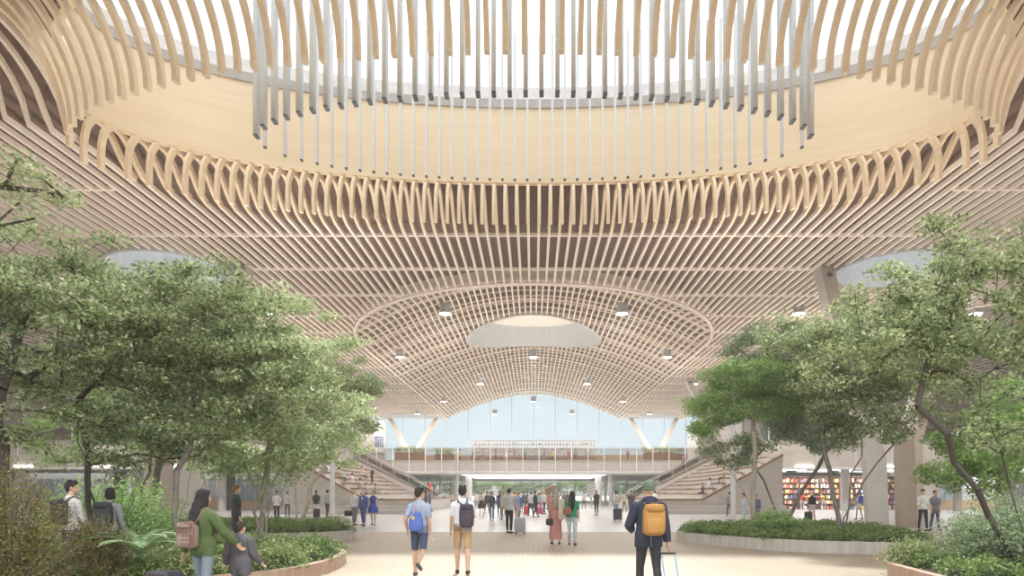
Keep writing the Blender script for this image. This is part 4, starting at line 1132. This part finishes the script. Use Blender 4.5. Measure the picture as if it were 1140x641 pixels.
def backpack(info,label,col,size=(.15,.09,.22),straps=True,off=(0,-.205,.26),pat=None,pocket=True,group=None,scol=None):
    W=info['W']; o=empty('backpack',(0,0,0),0,label,'backpack',group); m=cm(col,pat=pat); c=Vector(off); Rl=info['Rl']
    def put(mb,nm,mm,par=o,sm=True):  # in the wearer's frame
        me=mb.mesh(nm,mm,sm); me.transform(Matrix.Translation(-org)@W@Rl.to_4x4()); return link(nm,me,par)
    org=W@(Rl@c); o.location=org
    a,b,h=size
    g=MB().ell(c,(a,b,h),.45,20,14); put(g,'bag_body',m)
    if pocket:
        g=MB().ell(c+Vector((0,-b*.8,-h*.35)),(a*.8,b*.42,h*.5),.4,16,10); put(g,'front_pocket',m)
        g=MB().ell(c+Vector((0,-b*.35,h*.86)),(a*.9,b*.9,h*.26),.5,16,8); put(g,'top_flap',m)
    put(MB().tube([c+Vector((-.03,b*.6,h*.98)),c+Vector((-.025,b*.5,h*1.17)),c+Vector((.025,b*.5,h*1.17)),c+Vector((.03,b*.6,h*.98))],.008,6),'grab_loop',m)
    if straps:
        for sx in (-1,1):
            x0=sx*.085
            P=[c+Vector((x0*.6,b*.7,h*.9)),Vector((x0,-.10,.49)),Vector((x0*1.1,-.03,.53)),Vector((x0*1.15,.06,.49)),Vector((x0*1.25,.135,.37)),Vector((x0*1.5,.13,.20)),Vector((x0*1.9,.03,.08)),c+Vector((sx*a*.7,b*.6,-h*.8))]
            put(MB().tube(P,[.012,.017,.018,.018,.016,.012,.009,.009],6),'shoulder_strap',cm(scol) if scol else m)
    return o
def suitcase(label,x,y,rz,col,w=.38,d=.24,h=.56,handle=.42,hcol=None,tilt=0,z=0,group=None):
    o=empty('suitcase',(x,y,z),0,label,'suitcase',group); o.rotation_euler=(radians(tilt),0,radians(rz)); m=cm(col,.4)
    MB().ell((0,0,.06+h/2),(w/2,d/2,h/2),.16,24,14).build('shell',m,o)
    q=MB()
    for k in range(5): xx=-w/2*.72+k*w/2*.36; q.box(xx-.006,xx+.006,-d/2-.006,d/2+.006,.12,h-.02)
    q.build('ribs',m,o)
    for sx in (-1,1):
        for sy in (-1,1): MB().cyl((sx*w*.38,sy*d*.36),.025,0,.06,10).build('wheel',M['black'],o)
    if handle:
        hm=cm(hcol,.3) if hcol else M['steel']
        q=MB()
        for sx in (-1,1): q.tube([(sx*w*.27,-.0,h+.02),(sx*w*.27,-.0,h+.06+handle)],.011,8)
        q.build('telescopic_rods',hm,o)
        MB().tube([(-w*.31,0,h+.07+handle),(w*.31,0,h+.07+handle)],.018,8).build('grip',M['black'],o)
    return o
def bag(label,c,size,col,strap=None,cat='bag'):
    o=empty('handbag',c,0,label,cat); MB().ell((0,0,0),size,.4,16,10).build('bag_body',cm(col,.5),o,smooth=True)
    MB().tube([(-size[0]*.5,0,size[2]*.8),(-size[0]*.4,0,size[2]*1.9),(size[0]*.4,0,size[2]*1.9),(size[0]*.5,0,size[2]*.8)] if not strap else strap,.007,6).build('strap',cm(col,.5),o)
    return o
def P(px,d): return ((px-VX)/F*d,d)
# ---- foreground
i=human('person in a navy jacket, knit cap and mustard backpack walking away with a suitcase',*P(722,10.5),H=1.83,face=4,legs=((14,6),(-10,12)),arms=((8,20,62,35),(-8,11,8)),skin=0,top=NAVY,sleeve=1,topoff=.032,hem=-.16,bottom=(.035,.035,.04),hair=(.12,.18,.13),hairs='beanie',shoes=(.1,.1,.1),head=14,build=1.06)
hd=MB().ell((0,-.085,.53),(.115,.062,.06),.9,16,10).ell((0,-.12,.47),(.085,.05,.075),1,14,9)
m_=hd.mesh('hood',cm(NAVY),True); m_.transform(Matrix.Scale(i['s'],4)); link('hood',m_,i['root'])
g_=MB().tube([(.0,-.157,-.15),(.0,-.163,0),(.0,-.16,.2)],.006,6).mesh('back_seam',cm((.3,.33,.38)),True); m_=g_; m_.transform(Matrix.Scale(i['s'],4)); link('back_seam',m_,i['root'])
backpack(i,'mustard yellow backpack on the back of the person in the navy jacket',(.50,.27,.075),(.158,.10,.215),off=(0.02,-.245,.235))
h=i['hands'][1]
suitcase('suitcase with pale blue handle rods pulled by the person in the navy jacket',h.x+.03,h.y-.12,4,(.05,.12,.30),handle=.45,h=.38,hcol=(.20,.42,.75),tilt=-30).location=(h.x+.02,h.y-.50,h.z-.84)
i=human('person in a pale blue t-shirt and navy shorts with a blue sack, walking away',*P(467,13.6),H=1.74,face=-6,legs=((6,2),(-16,44)),arms=((-22,16,50,10),(-4,7,12)),skin=0,top=(.36,.45,.62),sleeve=.42,bottom=(.06,.08,.16),pants='shorts',hair=(.025,.02,.018),hairs='short',shoes=(.12,.11,.12),head=-38,topoff=.016,hem=-.10)
o=empty('drawstring_bag',(0,0,0),0,'royal blue drawstring sack on the back of the walker in navy shorts','bag'); W_=i['W']; o.location=W_@Vector((-.01,-.19,.12))
for nm,g,mm in (('bag_body',MB().ell((-.02,-.19,.08),(.14,.075,.15),.55,18,12).ell((-.0,-.165,.24),(.08,.05,.09),.8,14,9),cm((.10,.17,.55))),('yellow_patch',MB().ell((-.06,-.235,.20),(.035,.04,.035),.7,10,8),cm((.8,.55,.15))),
    ('cord',MB().tube([(-.02,-.17,.30),(-.07,-.12,.46),(-.085,-.03,.525),(-.09,.08,.48),(-.12,.12,.28),(-.15,.03,.05),(-.10,-.15,-.02)],.007,6),cm((.75,.30,.45))),('cord',MB().tube([(.0,-.17,.30),(.06,-.12,.46),(.085,-.03,.525),(.09,.08,.48),(.12,.12,.28),(.15,.03,.05),(.08,-.15,-.02)],.007,6),cm((.85,.65,.3)))):
    me=g.mesh(nm,mm,True); me.transform(Matrix.Translation(-o.location)@W_); link(nm,me,o)
i=human('person in a white t-shirt and tan shorts, walking away with one dark backpack',*P(515,13.9),H=1.79,face=4,legs=((12,6),(-12,8)),arms=((4,8,12),(30,10,70,20)),skin=0,top=(.78,.80,.86),sleeve=.42,bottom=TAN,pants='shorts',hair=(.02,.018,.02),hairs='short',shoes=(.03,.03,.035),topoff=.016,hem=-.10,head=-6)
backpack(i,'dark purple-black backpack on the right shoulder of the walker in tan shorts',(.065,.055,.08),(.145,.095,.22),off=(.085,-.215,.20))
i=human('person with long dark hair in a green jacket walking beside a child',*P(226,9.3),H=1.70,face=-12,legs=((12,6),(-10,14)),arms=((-12,14,14),(14,32,30)),skin=0,top=(.085,.135,.045),sleeve=1,topoff=.026,hem=-.12,bottom=(.24,.31,.38),botpat='denim',hair=(.018,.015,.018),hairs='long',shoes=(.2,.15,.1),woman=True,head=-20,build=1.04)
backpack(i,'checked brown and cream backpack of the person in the green jacket',(.30,.235,.205),(.135,.085,.17),off=(-.07,-.215,.16),scol=(.25,.15,.12))
W_=i['W']; q=MB()
for k in range(6): 
    xx=-.17+k*.052; q.tube([(xx,-.315+abs(xx+.04)*.12,.04),(xx,-.32+abs(xx+.04)*.1,.20),(xx,-.30+abs(xx+.04)*.1,.36)],.006,4)
for k in range(6):
    zz=.06+k*.055; q.tube([(-.175,-.29,zz),(-.10,-.318,zz),(.02,-.318,zz),(.095,-.29,zz)],.005,4)
bp=[o_ for o_ in COL.objects if o_.get('label','').startswith('checked brown')][0]
me=q.mesh('check_pattern',cm((.22,.09,.07))); me.transform(Matrix.Translation(-bp.location)@W_); link('check_pattern',me,bp)
h=i['hands'][0]
suitcase('dark navy fabric suitcase pulled by the person in the green jacket',h.x-.12,h.y-.25,-25,(.045,.045,.065),w=.46,d=.27,h=.56,handle=0,z=0)
i=human('child with short brown hair in a dark grey coat beside the green jacket',*P(268,9.6),H=1.24,face=-8,legs=((8,4),(-8,10)),arms=((2,20,25),(6,14,40)),skin=0,top=(.115,.115,.13),sleeve=1,topoff=.038,hem=-.24,bottom=(.18,.19,.21),hair=(.055,.035,.028),hairs='short',shoes=(.05,.05,.05),build=1.2,head=-20,vox=.010)
i=human('person in a white shirt with a dark shoulder backpack looking right, behind the olive shrub',*P(79,12.6),H=1.86,face=-20,arms=((0,8,20),(10,10,30)),skin=0,top=(.62,.60,.60),sleeve=.55,bottom=(.10,.10,.13),hair=(.02,.018,.018),hairs='short',head=-50,topoff=.016)
backpack(i,'dark grey backpack of the white-shirted walker behind the olive shrub',(.05,.05,.06),(.13,.09,.2))
i=human('dark-haired person with a black backpack and grey jacket near the pale fern',*P(122,13.6),H=1.74,face=0,arms=((0,8,10),(0,12,20)),skin=0,top=(.30,.31,.32),sleeve=1,topoff=.02,bottom=(.06,.07,.09),hair=(.015,.013,.013),hairs='bob',head=10)
backpack(i,'big black backpack of the dark-haired walker near the pale fern',(.045,.055,.055),(.17,.11,.24))
i=human('person in a dark open jacket and white shirt behind the pale stems, facing right',*P(263,20.5),H=1.86,face=-70,arms=((0,6,12),(0,6,25)),skin=0,top=(.05,.06,.07),sleeve=1,topoff=.024,hem=-.15,bottom=(.05,.06,.10),hair=(.22,.13,.07),hairs='short',head=-10)
# ---- middle distance
human('person with grey-blond hair in a white shirt, left of the suited person',*P(395,34.5),H=1.78,face=-15,skin=3,top=(.72,.72,.70),sleeve=1,bottom=GREYC,hair=(.55,.45,.30),hairs='short',legs=((6,3),(-8,8)))
i=human('person in a royal navy suit and pink tie walking between two others',*P(404.5,34.2),H=1.76,face=165,skin=3,top=(.07,.11,.30),sleeve=1,topoff=.024,hem=-.14,bottom=(.06,.10,.28),hair=(.55,.50,.45),hairs='short',legs=((8,4),(-8,8)))
for nm,g,mm in (('shirt_front',MB().ell((0,.125,.36),(.045,.012,.12),.8,10,8),cm((.8,.8,.82))),('tie',MB().ell((0,.140,.33),(.014,.008,.12),.7,8,8),cm((.75,.35,.4)))):
    me=g.mesh(nm,mm,True); link(nm,me,i['root'])
bag('black briefcase hanging beside the suited walker',(i['hands'][0].x-.9,34.0,.62),(.20,.06,.14),BLACKC)
human('blond person in a bright blue short dress walking towards the camera',*P(415.5,34.5),H=1.74,face=175,skin=3,top=(.05,.08,.42),sleeve=.1,bottom=(.05,.08,.42),pants='dress',hair=(.30,.15,.06),hairs='bob',shoes=(.1,.08,.08),woman=True,legs=((6,2),(-8,8)),hem=-.32)
human('person in a black shirt and pale trousers by the left steps',*P(352,44),H=1.78,face=10,skin=1,top=(.03,.035,.035),sleeve=.5,bottom=(.66,.64,.60),hair=(.06,.03,.02))
suitcase('small black suitcase beside the person in pale trousers',(353.5-VX)/F*43.6,43.4,5,BLACKC,handle=.3)
human('person in dark clothes half hidden behind the left white pole',*P(364.5,44.5),H=1.82,face=-30,skin=0,top=(.45,.47,.5),sleeve=1,bottom=(.04,.045,.06))
i=human('person in a pale grey shirt and black trousers beside the silver suitcase',*P(567,27.8),H=1.80,face=-25,skin=0,top=(.50,.50,.52),sleeve=.48,bottom=(.02,.02,.022),hair=(.02,.016,.015),arms=((0,5,8),(15,8,30)),legs=((4,0),(-4,2)),topoff=.016,head=-20)
suitcase('silver grey ribbed suitcase beside the person in the grey shirt',(579-VX)/F*27.4,27.4,-4,(.42,.42,.46),w=.44,d=.27,h=.60,handle=.0)
human('person with long grey hair in an ankle length rose dress',*P(618.5,21.9),H=1.74,face=4,skin=1,top=(.48,.22,.20),sleeve=.7,bottom=(.50,.22,.20),pants='wide',hair=(.33,.30,.26),hairs='long',shoes=(.04,.03,.03),woman=True,topoff=.018,hem=-.7,legs=((5,2),(-6,6)),build=1.08)
o=MB().ell((0,0,0),(.10,.028,.34),.28,20,12).build('scarf',cm((.62,.56,.47)),None,smooth=True,label='long beige shawl hanging over the right side of the person in the rose dress',cat='shawl',loc=((625-VX)/F*21.7,21.68,1.13))
bag('small black handbag held by the person in the rose dress',((612-VX)/F*21.6,21.8,.72),(.12,.06,.11),BLACKC)
i=human('person with long black hair in a green top and floral trousers',*P(637,21.5),H=1.70,face=-10,skin=1,top=(.02,.27,.14),sleeve=.45,bottom=(.62,.66,.66),botpat='floral',pants='long',hair=(.012,.01,.012),hairs='long',shoes=(.04,.03,.03),woman=True,legs=((8,4),(-8,8)),build=1.12)
bag('brown leather shoulder bag of the person in floral trousers',((631.5-VX)/F*21.3,21.25,1.08),(.13,.06,.12),(.22,.09,.04),strap=[(-.08,0,.08),(-.02,.02,.38),(.1,.1,.42),(.08,0,.08)])
human('person in a dark top and blue jeans standing left of the grey shirted person',*P(547.5,39.5),H=1.72,face=170,skin=3,top=(.05,.07,.07),sleeve=.7,bottom=(.13,.24,.38),hair=(.08,.05,.03),hairs='bob',woman=True)
human('blond person with a blue backpack and shorts walking behind the grey shirted person',*P(575,37),H=1.70,face=-40,skin=3,top=(.35,.42,.6),sleeve=.5,bottom=(.35,.38,.45),pants='short',hair=(.55,.33,.12),hairs='bun',woman=True)
i=human('person in a tan coat partly behind the grey shirted person',*P(561,41),H=1.74,face=20,skin=3,top=(.60,.52,.42),sleeve=1,topoff=.022,hem=-.2,bottom=(.25,.25,.3),hair=(.50,.33,.18),hairs='bob',woman=True)
backpack(human('person carrying a bright blue backpack beside the silver suitcase',*P(577.5,40),H=1.68,face=-30,skin=3,top=(.15,.25,.6),sleeve=1,bottom=(.2,.22,.3),hair=(.4,.25,.1)),'bright blue backpack in the middle crowd',(.06,.18,.65),(.2,.12,.24))
human('person in a black t-shirt and black trousers standing alone before the right columns',*P(664,50),H=1.82,face=150,skin=2,top=(.04,.035,.04),sleeve=.45,bottom=(.04,.04,.05),hair=(.25,.12,.07),legs=((2,0),(-6,2)))
i=human('person in a pale shirt and jeans looking at a phone behind a tall suitcase',*P(686,42.5),H=1.78,face=-60,skin=0,top=(.68,.63,.55),sleeve=.8,bottom=(.20,.30,.5),hair=(.06,.04,.03),hairs='bob',arms=((30,8,70,20),(30,8,70,20)),woman=True)
suitcase('tall dark plum suitcase with handle up beside the phone reader',(687.5-VX)/F*40,40,0,(.045,.035,.06),w=.50,d=.3,h=.66,handle=.38)
human('person in a dark vest over a white shirt sitting down behind the navy jacket',*P(703,44),H=1.76,face=165,skin=1,top=(.10,.09,.09),sleeve=.4,bottom=(.1,.1,.1),hair=(.03,.02,.02))
human('person in a white shirt and black trousers at the foot of the right stairs',*P(729,62),H=1.8,face=20,skin=2,top=(.75,.76,.78),sleeve=.6,bottom=(.03,.03,.03))
human('person in a pale blue shirt reading a phone beside the right white pole',*P(828,31),H=1.62,face=95,skin=3,top=(.60,.68,.78),sleeve=.8,bottom=(.55,.65,.75),hair=(.08,.04,.02),hairs='bun',arms=((25,6,75,10),(25,6,75,10)),woman=True)
i=human('person with a grey-blue backpack standing behind the pale tree stems on the right',*P(842,31.5),H=1.60,face=-10,skin=3,top=(.35,.40,.48),sleeve=.6,bottom=(.06,.08,.12),hair=(.45,.35,.25))
backpack(i,'grey-blue backpack behind the pale tree stems on the right',(.13,.19,.28),(.17,.11,.23))
human('blond person in a black top and pale skirt facing the bright book shop',*P(904,37.5),H=1.72,face=5,skin=3,top=(.02,.02,.022),sleeve=.6,bottom=(.80,.72,.66),pants='short',hair=(.72,.58,.36),hairs='bob',woman=True,legs=((6,2),(-6,4)),shoes=(.25,.05,.04))
suitcase('small black suitcase beside the blond shopper',(900-VX)/F*37.3,37.3,0,BLACKC,handle=.28)
i=human('person in white clothes with a royal blue backpack walking left of the grey pylon',*P(956,42),H=1.74,face=20,skin=1,top=(.7,.7,.72),sleeve=.5,bottom=(.75,.74,.72),pants='short',hair=(.02,.02,.02))
backpack(i,'royal blue backpack next to the grey pylon on the right',(.05,.10,.5),(.16,.1,.22))
human('person in a white shirt, left of the pair by the right roof pylon',*P(1027.5,29.5),H=1.80,face=175,skin=0,top=(.72,.72,.70),sleeve=.8,bottom=(.03,.035,.05),hair=(.02,.018,.018),arms=((10,8,20),(14,10,50,15)),legs=((10,5),(-6,6)))
human('person in a grey t-shirt, right of the pair by the right roof pylon',*P(1041,29.8),H=1.74,face=185,skin=0,top=(.16,.17,.19),sleeve=.5,bottom=(.05,.07,.14),hair=(.07,.035,.02),legs=((8,4),(-8,8)),topoff=.018,hem=-.2)
human('person in a white top and black trousers standing behind the left trees',*P(308,39),H=1.74,face=190,skin=1,top=(.75,.75,.73),sleeve=.5,bottom=(.03,.03,.04),hair=(.03,.02,.02))
human('person in grey clothes standing at the left behind the many-stemmed tree',*P(297,39.5),H=1.66,face=10,skin=1,top=(.25,.27,.28),sleeve=.6,bottom=(.22,.22,.23),hair=(.2,.15,.1))
human('person in a dark suit jacket talking at the left window below the mezzanine',*P(478,57),H=1.85,face=90,skin=0,top=(.08,.10,.16),sleeve=1,topoff=.022,hem=-.15,bottom=(.07,.09,.15))
human('person in a dark dress talking to the suited person below the mezzanine on the left',*P(474,57.5),H=1.8,face=-80,skin=2,top=(.10,.08,.08),sleeve=.6,bottom=(.10,.08,.08),hairs='bob')
# ---- crowd beyond
crowd=[(536,50,1.72,(.72,.60,.52),(.04,.04,.05),'pale top and long black skirt','skirt',10,'bob',(.5,.3,.15)),
(542,56,1.72,(.05,.05,.06),(.06,.06,.07),'black coat, far left of the crowd','long',40,'short',(.05,.03,.02)),
(556,50,1.76,(.05,.07,.14),(.04,.06,.12),'dark navy clothes left of centre in the crowd','long',180,'short',(.05,.03,.02)),
(559,52,1.7,(.05,.06,.10),(.05,.05,.06),'dark blue dress just behind the tan coat','skirt',170,'long',(.2,.1,.05)),
(583,58,1.74,(.12,.12,.13),(.05,.05,.06),'charcoal shirt in front of the sculpture','long',30,'short',(.03,.02,.02)),
(587,60,1.72,(.08,.08,.09),(.04,.04,.05),'black t-shirt by the red suitcase','long',0,'short',(.03,.02,.02)),
(591,49,1.74,(.80,.80,.78),(.05,.06,.08),'white shirt and blue cap right of the red suitcase','long',20,'beanie',(.12,.2,.55)),
(596,46,1.78,(.04,.04,.04),(.03,.03,.03),'all black clothes in mid-stride','long',-60,'short',(.02,.02,.02)),
(600,58,1.65,(.25,.5,.5),(.6,.15,.3),'teal jacket with a pink suitcase','long',10,'bob',(.1,.05,.03)),
(606,52,1.78,(.82,.80,.78),(.06,.08,.14),'white coat striding right of centre','long',-50,'short',(.5,.4,.3)),
(611,62,1.72,(.35,.15,.12),(.10,.08,.1),'brown-red jacket behind the white coat','long',0,'short',(.05,.03,.02)),
(614,64,1.75,(.10,.12,.16),(.05,.05,.07),'dark blue jacket behind the rose dress','long',160,'short',(.05,.03,.02)),
(628,60,1.74,(.12,.12,.13),(.05,.05,.06),'black and white outfit between the two walkers','long',170,'short',(.05,.03,.02)),
(632,63,1.74,(.05,.06,.08),(.05,.05,.06),'dark jacket right behind the green top','long',190,'short',(.05,.03,.02)),
(531,66,1.72,(.55,.50,.45),(.3,.3,.32),'beige top beside the left white column','long',0,'short',(.05,.03,.02)),
(650,66,1.72,(.5,.48,.45),(.12,.12,.14),'pale grey top left of the striped notice','long',10,'short',(.05,.03,.02)),
(695,60,1.7,(.55,.45,.35),(.2,.15,.12),'beige coat near the right glass rooms','long',60,'bob',(.05,.03,.02)),
(490,70,1.7,(.4,.42,.45),(.12,.12,.14),'grey jumper among the tables below the mezzanine left','long',60,'short',(.05,.03,.02)),
(503,72,1.7,(.6,.4,.3),(.12,.12,.14),'terracotta top among the tables below the mezzanine left','long',-60,'bob',(.05,.03,.02)),
(812,47,1.7,(.3,.32,.34),(.12,.12,.14),'slate jacket behind the right white pole','long',0,'short',(.05,.03,.02)),
(868,57,1.7,(.6,.6,.6),(.1,.1,.14),'pale jumper at the edge of the book shop','long',0,'short',(.05,.03,.02)),
(572,64,1.72,(.7,.3,.25),(.1,.1,.14),'coral top behind the blue backpack','long',0,'bob',(.05,.03,.02)),
(545,62,1.72,(.2,.22,.25),(.1,.1,.14),'dark grey top behind the jeans wearer','long',0,'short',(.05,.03,.02)),
(320,46,1.74,(.55,.55,.58),(.1,.1,.14),'light grey top by the low steps at the left','long',20,'short',(.05,.03,.02)),
(604,66,1.72,(.45,.42,.4),(.1,.1,.14),'taupe top under the sculpture','long',0,'short',(.4,.3,.2))]
for k,(px,d,H_,t,b,lab,pn,fc,hs,hc_) in enumerate(crowd):
    human('person with '+lab,*P(px,d),H=H_,face=fc,skin=k%4,top=t,sleeve=[.5,.9,1][k%3],bottom=b,pants=pn,hair=hc_,hairs=hs,legs=((10+3*(k%4),6),(-10,10)),arms=((8*(k%3-1),8,15),(-8*(k%3-1),8,15)),woman=hs in('bob','long'))
suitcase('coral red suitcase in the middle of the crowd',(586-VX)/F*49.5,49.5,0,(.75,.10,.10),w=.42,d=.25,h=.68,handle=.25)
suitcase('small bright pink suitcase in the crowd',(601.5-VX)/F*51,51,0,(.85,.10,.30),w=.36,d=.22,h=.5,handle=.3)
# ---- people on the terraces
def tz_(x): 
    x=abs(x); return 1.02 if x<13.4 else 1.02+.43*(1+int((x-13.4)/.78))
seats=[(-14.0,57,'grey top, lowest seated on the left terraces',(.35,.38,.40),(.15,.2,.3)),(-14.6,57.5,'striped dress, seated mid-left terraces',(.5,.35,.25),(.5,.35,.25)),(-15.4,58,'white top, seated left terraces',(.75,.75,.75),(.05,.05,.07)),(-15.9,56,'green top, seated on the left terraces',(.25,.38,.25),(.1,.1,.12)),(-16.3,57,'orange top, seated high on the left terraces',(.75,.25,.08),(.2,.1,.08)),(-17.2,57,'white top, seated highest on the left terraces',(.7,.68,.66),(.1,.1,.12)),(-13.9,60,'teal top seated by the left stair rail',(.2,.32,.34),(.08,.1,.15)),(-16.6,66,'beige top seated at the back of the left terraces',(.6,.5,.4),(.1,.1,.12)),
(14.1,57,'dark clothes, lower of the seated pair on the right terraces',(.12,.12,.15),(.08,.1,.2)),(14.7,57,'white top, upper of the seated pair on the right terraces',(.75,.72,.7),(.10,.15,.3)),(15.9,57,'green top, seated highest on the right terraces',(.35,.4,.2),(.1,.1,.12))]
for k,(x,y,lab,t,b) in enumerate(seats):
    z=tz_(x)+.14; s_=1 if x>0 else -1
    # sit on the edge of a step, feet on the step below
    xe=abs(x)
    if abs(x)<13.4: z=1.02+.42
    human('person with '+lab,s_*xe,y,0,H=1.72,face=90*s_,skin=k%4,top=t,bottom=b,sleeve=[.5,.9][k%2],legs=((86,80),(80,86)),arms=((30,6,50,10),(35,6,50,10)),seat=z,hairs=['short','bob'][k%2],woman=k%2==1)
human('person in black standing high on the left terraces',-15.6,66,tz_(15.6)+.0,H=1.78,face=150,skin=0,top=BLACKC,bottom=BLACKC)
human('person in a bright red top on the left stairs',-11.9,78.2,1.27,H=1.70,face=180,skin=3,top=(.7,.03,.03),bottom=(.65,.05,.05),pants='skirt',hairs='bob',woman=True)
human('person in dark blue beside the red top on the left stairs',-11.35,78.4,1.09,H=1.78,face=180,skin=3,top=(.1,.13,.2),bottom=(.05,.05,.08))
human('person in dark clothes standing at the top of the right stairs',17.1,77.9,4.18,H=1.75,face=150,skin=1,top=(.15,.13,.15),bottom=(.05,.04,.05))
human('child seated at the bottom end of the left terraces',-10.6,62,0,H=1.3,face=170,skin=3,top=(.5,.15,.1),bottom=(.15,.2,.35),legs=((86,80),(80,86)),seat=1.20,hairs='bob')
# ---- people on the mezzanine
r_=random.Random(3)
cw=['first','second','third','fourth','fifth','sixth','seventh','eighth','ninth','tenth','eleventh','twelfth','thirteenth','fourteenth','fifteenth','sixteenth','seventeenth','eighteenth']
px_=[463,491,500,512,527,538,552,563,573,584,597,606,615,626,633,641,654,699]
tops=[((.05,.05,.06),'black'),((.55,.35,.2),'tan'),((.04,.06,.06),'black'),((.75,.6,.3),'yellow'),((.3,.3,.32),'grey'),((.5,.5,.48),'pale grey'),((.6,.25,.25),'rose'),((.7,.7,.7),'white'),((.3,.15,.1),'brown'),((.2,.25,.2),'green'),((.6,.58,.5),'cream'),((.25,.25,.35),'slate blue'),((.75,.7,.3),'lemon'),((.75,.75,.75),'white'),((.5,.15,.12),'red'),((.35,.3,.25),'taupe'),((.1,.1,.12),'black'),((.45,.25,.15),'rust')]
for k,px in enumerate(px_):
    d=84.5+(k*7%5)*.5; sit=k%3==1 and 3<k<17
    x,y=P(px,d)
    human('person in a %s top, %s from the left behind the mezzanine railing'%(tops[k][1],cw[k]),x,y,ZM-.12,H=1.66+.02*(k%7),face=[0,90,180,-90,150][k%5],skin=k%4,top=tops[k][0],bottom=[(.05,.05,.07),(.15,.2,.3),(.3,.28,.25)][k%3],sleeve=[.5,1][k%2],hairs=['short','bob'][k%2],hair=[(.02,.015,.01),(.2,.1,.05),(.05,.03,.02)][k%3],vox=.03)
# ------------------------------------------------------------------ light, sky, camera
wd=bpy.data.worlds.new('World'); SC.world=wd; wd.use_nodes=True; nt=wd.node_tree
bg=nt.nodes['Background']; tc=nt.nodes.new('ShaderNodeTexCoord'); sp=nt.nodes.new('ShaderNodeSeparateXYZ'); cr=nt.nodes.new('ShaderNodeValToRGB')
nt.links.new(tc.outputs['Generated'],sp.inputs[0]); nt.links.new(sp.outputs['Z'],cr.inputs['Fac'])
e=cr.color_ramp.elements; e[0].position=0.0; e[0].color=(.62,.60,.57,1); e[1].position=.55; e[1].color=(1.0,1.0,1.0,1)
a=cr.color_ramp.elements.new(.02); a.color=(.86,.91,.93,1)
a=cr.color_ramp.elements.new(.16); a.color=(.76,.86,.91,1)
a=cr.color_ramp.elements.new(.38); a.color=(.90,.96,1.0,1)
nt.links.new(cr.outputs['Color'],bg.inputs['Color'])
def mr(sock,a0,a1,b0,b1):
    n=nt.nodes.new('ShaderNodeMapRange'); n.interpolation_type='SMOOTHSTEP'
    for k_,v_ in zip((1,2,3,4),(a0,a1,b0,b1)): n.inputs[k_].default_value=v_
    nt.links.new(sock,n.inputs[0]); return n.outputs[0]
ad=nt.nodes.new('ShaderNodeMath'); ad.operation='ADD'
nt.links.new(mr(sp.outputs['Z'],.28,.6,WS,WZ),ad.inputs[0]); nt.links.new(mr(sp.outputs['Y'],.25,-.35,0.0,WB),ad.inputs[1])
nt.links.new(ad.outputs[0],bg.inputs['Strength'])
sun=bpy.data.lights.new('sun','SUN'); sun.energy=SUNE; sun.angle=radians(3.2); sun.color=(1,.95,.87)
so=bpy.data.objects.new('sun',sun); COL.objects.link(so)
el=radians(51.5); az=radians(5)
dv=Vector((-cos(el)*sin(az),-cos(el)*cos(az),-sin(el)))   # travels towards the viewer and down
so.rotation_euler=dv.to_track_quat('-Z','Y').to_euler(); so.location=(0,60,60)
cam=bpy.data.cameras.new('camera'); co_=bpy.data.objects.new('camera',cam); COL.objects.link(co_)
cam.sensor_width=36; cam.sensor_fit='HORIZONTAL'; cam.lens=36*F/1140; cam.clip_end=1000
co_.location=(0,0,EYE); co_.rotation_euler=(pi/2,0,0)
cam.shift_x=-(VX-570)/1140; cam.shift_y=(VY-320.5)/1140
SC.camera=co_
SC.view_settings.view_transform='Standard'; SC.view_settings.look='None'; SC.view_settings.gamma=1; SC.view_settings.use_curve_mapping=False
SC.view_settings.exposure=EXPO
cy=SC.cycles; cy.use_denoising=True; cy.max_bounces=7; cy.diffuse_bounces=5; cy.glossy_bounces=3; cy.transmission_bounces=4; cy.transparent_max_bounces=16
cy.caustics_reflective=False; cy.caustics_refractive=False; cy.sample_clamp_indirect=8

if HAZE>0:
    vm=bpy.data.materials.new('haze'); vm.use_nodes=True; n2=vm.node_tree; n2.nodes.remove(n2.nodes['Principled BSDF'])
    vs_=n2.nodes.new('ShaderNodeVolumeScatter'); vs_.inputs['Density'].default_value=HAZE; vs_.inputs['Anisotropy'].default_value=.2; vs_.inputs['Color'].default_value=(1,.99,.97,1)
    n2.links.new(vs_.outputs[0],n2.nodes['Material Output'].inputs['Volume'])
    MB().box(-65,65,-5.5,139.5,.02,30).build('indoor_haze',vm,kind='stuff',label='thin pale haze filling the whole hall',cat='haze')
    cy.volume_bounces=1
